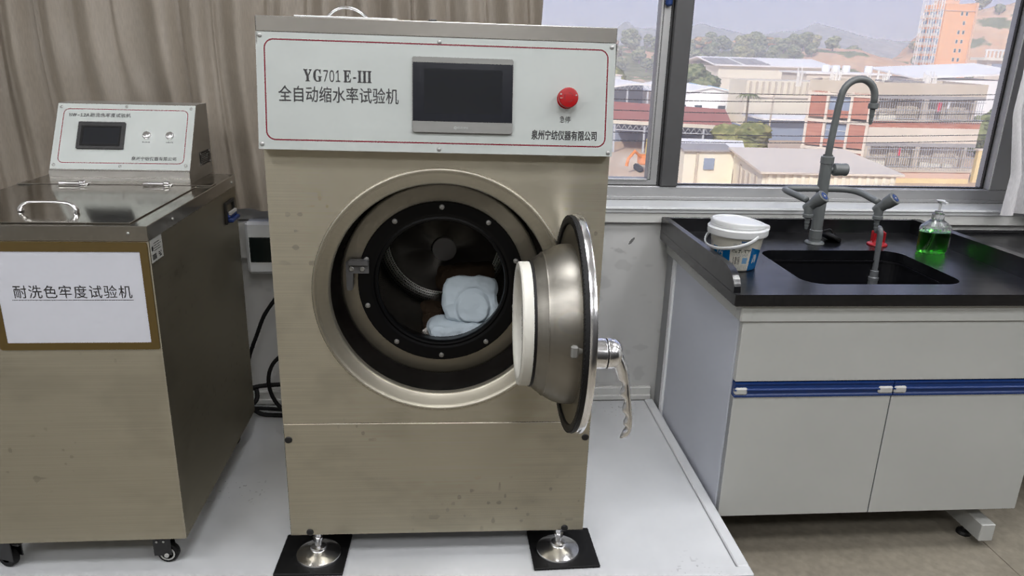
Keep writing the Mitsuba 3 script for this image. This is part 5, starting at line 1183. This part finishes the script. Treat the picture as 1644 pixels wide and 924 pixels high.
# white-roofed store, and the cream house with the grey roof, in front
h_ = thing('low_store', 'low store with a flat white roof in front of the red-roofed shed', 'building')
add('roof', hull([(29.6, 91, -9.75), (37.5, 89.2, -9.75), (31.6, 98.6, -9.5), (40.2, 97, -9.5), (29.6, 91, -10.0), (37.5, 89.2, -10.0), (31.6, 98.6, -9.8), (40.2, 97, -9.8)]), 'm_white_roof', h_)
add('wall', hull([(x, y, z) for x, y in ((29.9, 91.4), (37.2, 89.7), (31.8, 98.2), (39.8, 96.6)) for z in (GZ, -9.85)]), 'm_cream2', h_)
h_ = thing('cream_house', 'long cream workshop with a broad grey-beige roof just below the window sill', 'building')
add('wall', hull([(x, y, z) for x, y in ((27.6, 82.5), (33.6, 82.6), (28.0, 86.5), (33.8, 86.5)) for z in (GZ, -9.2)]), 'm_cream', h_)
add('wall', hull([(x, y, z) for x, y in ((30.9, 68.0), (33.7, 82.6), (46.5, 82.4), (44.0, 67.2)) for z in (GZ, -9.35)]), 'm_cream', h_)
add('roof', hull([(30.4, 67.3, -9.15), (44.6, 66.6, -9.15), (33.0, 83.2, -8.75), (47.0, 82.8, -8.75), (30.4, 67.3, -9.35), (44.6, 66.6, -9.35), (33.0, 83.2, -8.95), (47.0, 82.8, -8.95)]), 'm_concrete_pale', h_)
add('roof', hull([(27.3, 82.0, -9.0), (33.4, 82.2, -9.0), (27.8, 87, -8.8), (34, 87, -8.8), (27.3, 82.0, -9.2), (33.4, 82.2, -9.2), (27.8, 87, -9.0), (34, 87, -9.0)]), 'm_roof_grey', h_)
add('window', bx(30.0, 31.2, 82.35, 82.6, -11.3, -10.0), 'm_blue_grey', h_)
add('downpipe', bx(29.0, 29.25, 82.3, 82.55, GZ, -9.3), 'm_concrete', h_)
e = np.array([2.8, 14.6]) / math.hypot(2.8, 14.6)
for t, w_, z0, z1 in [(2.2, 1.0, -12.4, -10.0), (5.4, 1.1, -12.9, -10.3), (8.0, 1.3, -12.9, -10.4), (10.4, .9, -12.2, -10.1)]:
    c = np.array([30.9, 68.0]) + e * t
    add('opening', hull([(c[0] + e[0] * k - .06 * s, c[1] + e[1] * k + .02 * s, z) for k in (0, w_) for s in (0, 1) for z in (z0, z1)]), 'm_concrete', h_)
add('front_cladding', hull([(x, y, z) for x, y in ((31.2, 67.85), (44.0, 67.05), (31.2, 67.95), (44.0, 67.15)) for z in (GZ, -9.4)]), 'm_cream2', h_)
for k in range(16):
    t = (k + .5) / 16
    add('cladding_rib', bx(31.2 + 12.8 * t - .16, 31.2 + 12.8 * t + .16, 67.72 - .8 * t, 67.95 - .8 * t, GZ, -9.4), 'm_cream', h_)
# cream fluted wall building
h_ = thing('fluted_building', 'old cream building with a ribbed upper wall left of the brick building', 'building')
add('wall', bx(57, 78, 140, 149, GZ, -2.9), 'm_cream2', h_)
for k in range(15):
    add('rib', bx(57.6 + 1.25 * k, 57.95 + 1.25 * k, 139.7, 140.05, -5.6, -3.1), 'm_concrete', h_)
add('ledge', bx(56.8, 78.2, 139.5, 140.1, -6.0, -5.6), 'm_concrete_pale', h_)
add('shade_roof', bx(56, 70, 128, 138, -9.3, -9.0), 'm_white_roof', h_)
add('lower_wall', bx(56.5, 69.5, 130, 137, GZ, -9.4), 'm_blue_grey', h_)
# the large brick building with caged balconies
h_ = thing('brick_building', 'unfinished brick building with caged balconies behind the tap', 'building')
fp = [(50.8, 85.0), (64.9, 85.0), (68.0, 98), (50.6, 98.6), (45.3, 90.5)]
core = [(50.9, 86.6), (64.7, 86.6), (67.7, 97.9), (50.8, 98.4), (45.6, 90.7)]
add('body', place(ext(Polygon(core), 11.6), (0, 0, GZ), (1, 0, 0), (0, 1, 0), (0, 0, 1)), 'm_concrete', h_)
add('parapet', place(ext(Polygon(fp).difference(Polygon(fp).buffer(-.35)), 1.45), (0, 0, -2.55), (1, 0, 0), (0, 1, 0), (0, 0, 1)), 'm_concrete', h_)
add('roof_slab', place(ext(Polygon(fp), .25), (0, 0, -2.4), (1, 0, 0), (0, 1, 0), (0, 0, 1)), 'm_concrete', h_)
for z0, z1, m in [(-6.3, -5.55, 'm_brick'), (-5.55, -5.40, 'm_concrete'), (-8.1, -7.25, 'm_concrete_pale'), (-7.25, -6.3, 'm_concrete_pale'), (-11.6, -11.1, 'm_concrete'), (-12.4, -11.6, 'm_pink'), (GZ, -12.4, 'm_ochre')]:
    add('band', bx(50.8, 64.9, 85.0 if m != 'm_concrete' else 84.8, 85.4, z0, z1), m, h_)
for z0, z1 in [(-5.4, -2.5), (-11.1, -8.1)]:
    for x in (50.8, 57.2, 63.6):
        add('column', bx(x, x + (.65 if x < 63 else .35), 85.05, 85.55, z0, z1), 'm_concrete', h_)
    add('ceiling_beam', bx(50.8, 64.9, 85.0, 85.5, z1 - .45, z1 - .003), 'm_roof_grey', h_)
    add('inner_wall', bx(54.6, 57.2, 86.2, 86.55, z0, z1), 'm_concrete', h_)
    add('inner_wall', bx(60.4, 63.4, 86.2, 86.55, z0, z1), 'm_concrete', h_)
    rods = [bx(x, x + .045, 84.72, 84.765, z0 - .3, z1 - .35) for x in np.arange(51.0, 64.8, .30)]
    rails = [bx(50.9, 64.9, 84.70, 84.76, z, z + .06) for z in (z1 - .75, z1 - 1.75, z0 + .15)]
    add('balcony_grille', cat(*rods, *rails), 'm_grille', h_, kind='stuff')
for (x, z, w_, hh, m, lab) in [(58.9, -3.2, .55, 1.2, 'm_laundry', 'red garment hanging in the upper balcony'), (60.2, -3.2, .30, .8, 'm_laundry_white', 'pale garment hanging beside the red one in the upper balcony'), (55.0, -8.75, .35, .95, 'm_laundry', 'red garment hanging in the lower balcony')]:
    add('garment', hull([(x + a_ * w_, 84.95 + .08 * b_, z - hh * c_) for a_, c_ in ((0, 0), (1, 0), (.1, 1), (.85, .92)) for b_ in (0, 1)]), m, label=lab, category='laundry')
for x, z, w_, hh in [(52.0, -5.4, 2.2, .75), (58.4, -11.1, 2.6, .6), (52.0, -11.1, 1.8, .9), (61.5, -11.1, 1.2, .5)]:
    add('balcony_clutter', cat(bx(x, x + w_ * .4, 85.3, 85.9, z, z + hh), bx(x + w_ * .45, x + w_, 85.4, 85.9, z, z + hh * .75)), 'm_cream', h_)
# its diagonal brick side
u = np.array([45.3 - 50.8, 90.5 - 85.0])
LU = np.linalg.norm(u)
u /= LU
nrm = np.array([-u[1], u[0]])
nrm = nrm if nrm[0] < 0 else -nrm


def side(a0, a1, z0, z1, o0, o1):
    return hull([((50.8, 85.0) + u * a_ + nrm * o_).tolist() + [z] for a_ in (a0, a1) for o_ in (o0, o1) for z in (z0, z1)])


for a_ in (.05, 2.25, 5.1, 7.35):
    add('column', side(a_, a_ + .32, GZ, -2.4, -.4, .12), 'm_concrete_pale', h_)
for z0, z1 in [(-5.5, -2.4), (-9.0, -6.0), (GZ, -9.4)]:
    add('brick_panel', side(.3, 2.3, z0, z1, -.35, 0), 'm_brick', h_)
    add('brick_panel', side(5.4, 7.4, z0, z1, -.35, 0), 'm_brick', h_)
    add('brick_panel', side(2.5, 5.1, z0, z0 + (z1 - z0) * .28, -.35, 0), 'm_brick', h_)
    add('window', side(2.5, 5.1, z0 + (z1 - z0) * .28, z1 - .3, -.45, -.3), 'm_blue_grey', h_)
    add('window_bar', cat(side(3.7, 3.8, z0 + (z1 - z0) * .28, z1 - .3, -.32, -.2), side(2.5, 5.1, z0 + (z1 - z0) * .62, z0 + (z1 - z0) * .66, -.32, -.2)), 'm_truss', h_)
for z in (-2.7, -5.9, -9.3):
    add('band', side(0, LU, z - .25, z + .1, -.4, .15), 'm_concrete_pale', h_)
for x, y, n_ in [(46.5, 96, 5), (49.5, 93, 6), (53.6, 92, 4), (55.0, 90, 9), (56.2, 94, 5), (58.3, 87, 7), (60.0, 88, 7), (61.5, 92, 5), (51.8, 96, 5)]:
    for k in range(n_):
        dx_, dy_ = rnd.uniform(-.35, .35), rnd.uniform(-.3, .3)
        lean = rnd.uniform(-.22, .22)
        add('roof_rod', tube([(x + dx_, y + dy_, -2.2), (x + dx_ + lean, y + dy_, -.6 + rnd.uniform(-.3, .9))], .07, 6), 'm_post', h_)
add('roof_slab', bx(54.6, 58.8, 88, 92, -1.15, -.95), 'm_roof_grey', h_)
# white hall behind it
h_ = thing('white_hall', 'big hall with a bright white roof behind the brick building', 'building')
add('roof', hull([(108, 168, -2.6), (136, 168, -.9), (108, 168, -2.3), (136, 168, -.5), (112, 196, -.8), (142, 196, 1.0), (112, 196, -.5), (142, 196, 1.3)]), 'm_white_roof', h_)
add('wall', hull([(x, y, z) for x, y in ((109, 169), (135.5, 169), (113, 195), (141, 195)) for z in (GZ, -2.6)]), 'm_offwhite', h_)
h_ = thing('pale_hall', 'pale flat-roofed hall with rooftop tanks left of the tower', 'building')
add('wall', bx(86, 106.5, 176, 190, GZ, -2.2), 'm_concrete_pale', h_)
add('roof', bx(85.5, 107, 175.5, 190.5, -2.2, -1.8), 'm_white_roof', h_)
for x in (93, 95.6, 98.2, 104):
    add('tank', cyl((x, 181, -1.8), .95, 1.7, 'z', 16, .2), 'm_offwhite', h_)
# the tower and its hoist
h_ = thing('tower', 'tall orange apartment tower under construction', 'building')
TX, TY_, TB, TT = 153.5, 230.0, -8.0, 18.0
add('front_wall', bx(TX, 163.2, TY_, TY_ + 11, TB, TT), 'm_tower', h_)
add('roof_edge', bx(TX - .3, 163.6, TY_ - .3, TY_ + 11, TT - 1.6, TT - 1.35), 'm_tower_side', h_)
add('parapet', bx(TX - .1, 163.3, TY_ - .1, TY_ + 11, TT, TT + .5), 'm_tower', h_)
add('edge_pier', bx(163.2, 163.9, TY_ - .2, TY_ + 11, TB, TT + 1.0), 'm_tower_side', h_)
add('stair_head', bx(154.5, 159.5, TY_ + 3, TY_ + 8, TT + .5, TT + 1.8), 'm_tower_side', h_)
for k in range(9):
    z = TT - 2.9 - 2.72 * k
    for x in ([159.0, 160.6] if k != 1 else [160.2]):
        f = add('window', bx(x - .38, x + .38, TY_ - .06, TY_ + .1, z, z + 1.2), 'm_concrete_pale', h_)
        add('pane', bx(x - .28, x + .28, TY_ - .09, TY_ + .1, z + .1, z + 1.1), 'm_glass_dark', f)
    for y0, y1 in [(231.2, 233.2), (234.2, 237.4), (238.4, 240.6)]:
        add('balcony', cat(bx(TX - 1.1, TX - .01, y0 - .1, y1 + .1, z - .75, z - .5)), 'm_tower_side', h_)
        add('balcony_opening', bx(TX - .06, TX + .1, y0, y1, z - .5, z + 1.5), 'm_blue_grey', h_)
        add('balcony_rail', bx(TX - 1.1, TX - 1.0, y0 - .1, y1 + .1, z - .5, z + .3), 'm_concrete_pale', h_)
h_ = thing('hoist', 'white scaffold hoist standing in front of the orange tower', 'scaffold')
for x0, dx_ in ((137.0, 0), (139.6, 0), (142.0, 0)):
    add('mast', cat(*[tube([(x0 + a_, 215 + b_, GZ + 5), (x0 + a_, 215 + b_, 21)], .10, 5) for a_ in (0, .9) for b_ in (0, .9)]), 'm_post', h_)
    add('bracing', cat(*[tube([(x0, 215, z), (x0 + .9, 215, z + 1.2), (x0, 215, z + 2.4)], .06, 4) for z in np.arange(-7.5, 18.5, 2.4)]), 'm_post', h_, kind='stuff')
for z in np.arange(-6, 19, 2.7):
    add('tie', tube([(137, 215, z), (143, 215, z)], .07, 4), 'm_grille', h_)
# viaduct-like gallery on the right
h_ = thing('gallery', 'pale elevated gallery with a railing below the quarry hill at the right', 'building')
add('slab', bx(206, 236, 280, 288, 2.4, 3.4), 'm_cream', h_)
add('wall', bx(209, 236, 282, 288, GZ, 2.4), 'm_concrete_pale', h_)
for k in range(12):
    add('rail_post', bx(206.3 + 1.6 * k, 206.8 + 1.6 * k, 280, 280.4, 3.4, 5.8), 'm_post', h_)
add('top_rail', bx(206, 236, 280, 280.5, 5.8, 6.5), 'm_post', h_)
add('window', bx(211, 235, 281.8, 282.1, -.6, 1.2), 'm_blue_grey', h_)
h_ = thing('yellow_wall', 'ochre yard wall right of the brick building', 'wall')
add('wall', bx(66.2, 69.6, 86, 86.5, GZ, -9.0), 'm_ochre', h_)
add('coping', bx(66.0, 69.8, 85.9, 86.6, -9.0, -8.8), 'm_concrete_pale', h_)
# vehicles in the yard at the left
h_ = thing('truck', 'yellow truck parked in front of the open shed', 'truck')
add('box_body', cb(27.9, 30.9, 98.6, 101, -12.2, -9.9, .1), 'm_yellow', h_)
add('cab', cb(27.9, 30.0, 97.0, 98.5, -12.2, -10.5, .2), 'm_yellow', h_)
add('wheels', cat(*[cyl((x, y, -12.5), .5, .4, 'x', 16) for x in (27.9, 30.0) for y in (97.6, 100.2)]), 'm_wire', h_)
h_ = thing('excavator', 'small orange excavator on the sandy yard', 'excavator')
add('house', cb(24.6, 26.8, 90.6, 92.4, -12.1, -10.9, .15), 'm_orange', h_)
add('tracks', cat(cb(24.3, 25.0, 90.2, 93, GZ, -12.2, .2), cb(26.3, 27.0, 90.2, 93, GZ, -12.2, .2)), 'm_wire', h_)
add('arm', tube([(24.9, 90.9, -11.3), (23.7, 90.2, -10.3), (22.8, 89.7, -11.2), (22.6, 89.6, -12.1)], .2, 8), 'm_orange', h_)
# power lines and a pole
ends = [(-1.55, -.95), (-2.15, -1.35), (-3.15, -2.55), (-3.85, -3.15), (-4.95, -4.35), (-5.55, -4.85)]
for k, (a_, b_) in enumerate(ends):
    xs = np.linspace(8, 76, 40)
    zs = a_ + (b_ - a_) * (xs - 27.5) / 21.0 + .9 * (((xs - 42) / 34) ** 2 - .2)
    add('power_line', tube(np.stack([xs, 60 + 0 * xs, zs], -1), .032, 5), 'm_wire', label='dark power line strung across the view over the yard', category='power line', group='power lines')
pl = thing('utility_pole', 'slim utility pole in front of the fluted cream building', 'pole')
add('pole', tube([(48.4, 108, GZ), (48.6, 108, -2.9)], .14, 8), 'm_concrete', pl)
add('cross_arm', bx(47.6, 49.6, 107.9, 108.1, -3.9, -3.75), 'm_concrete', pl)
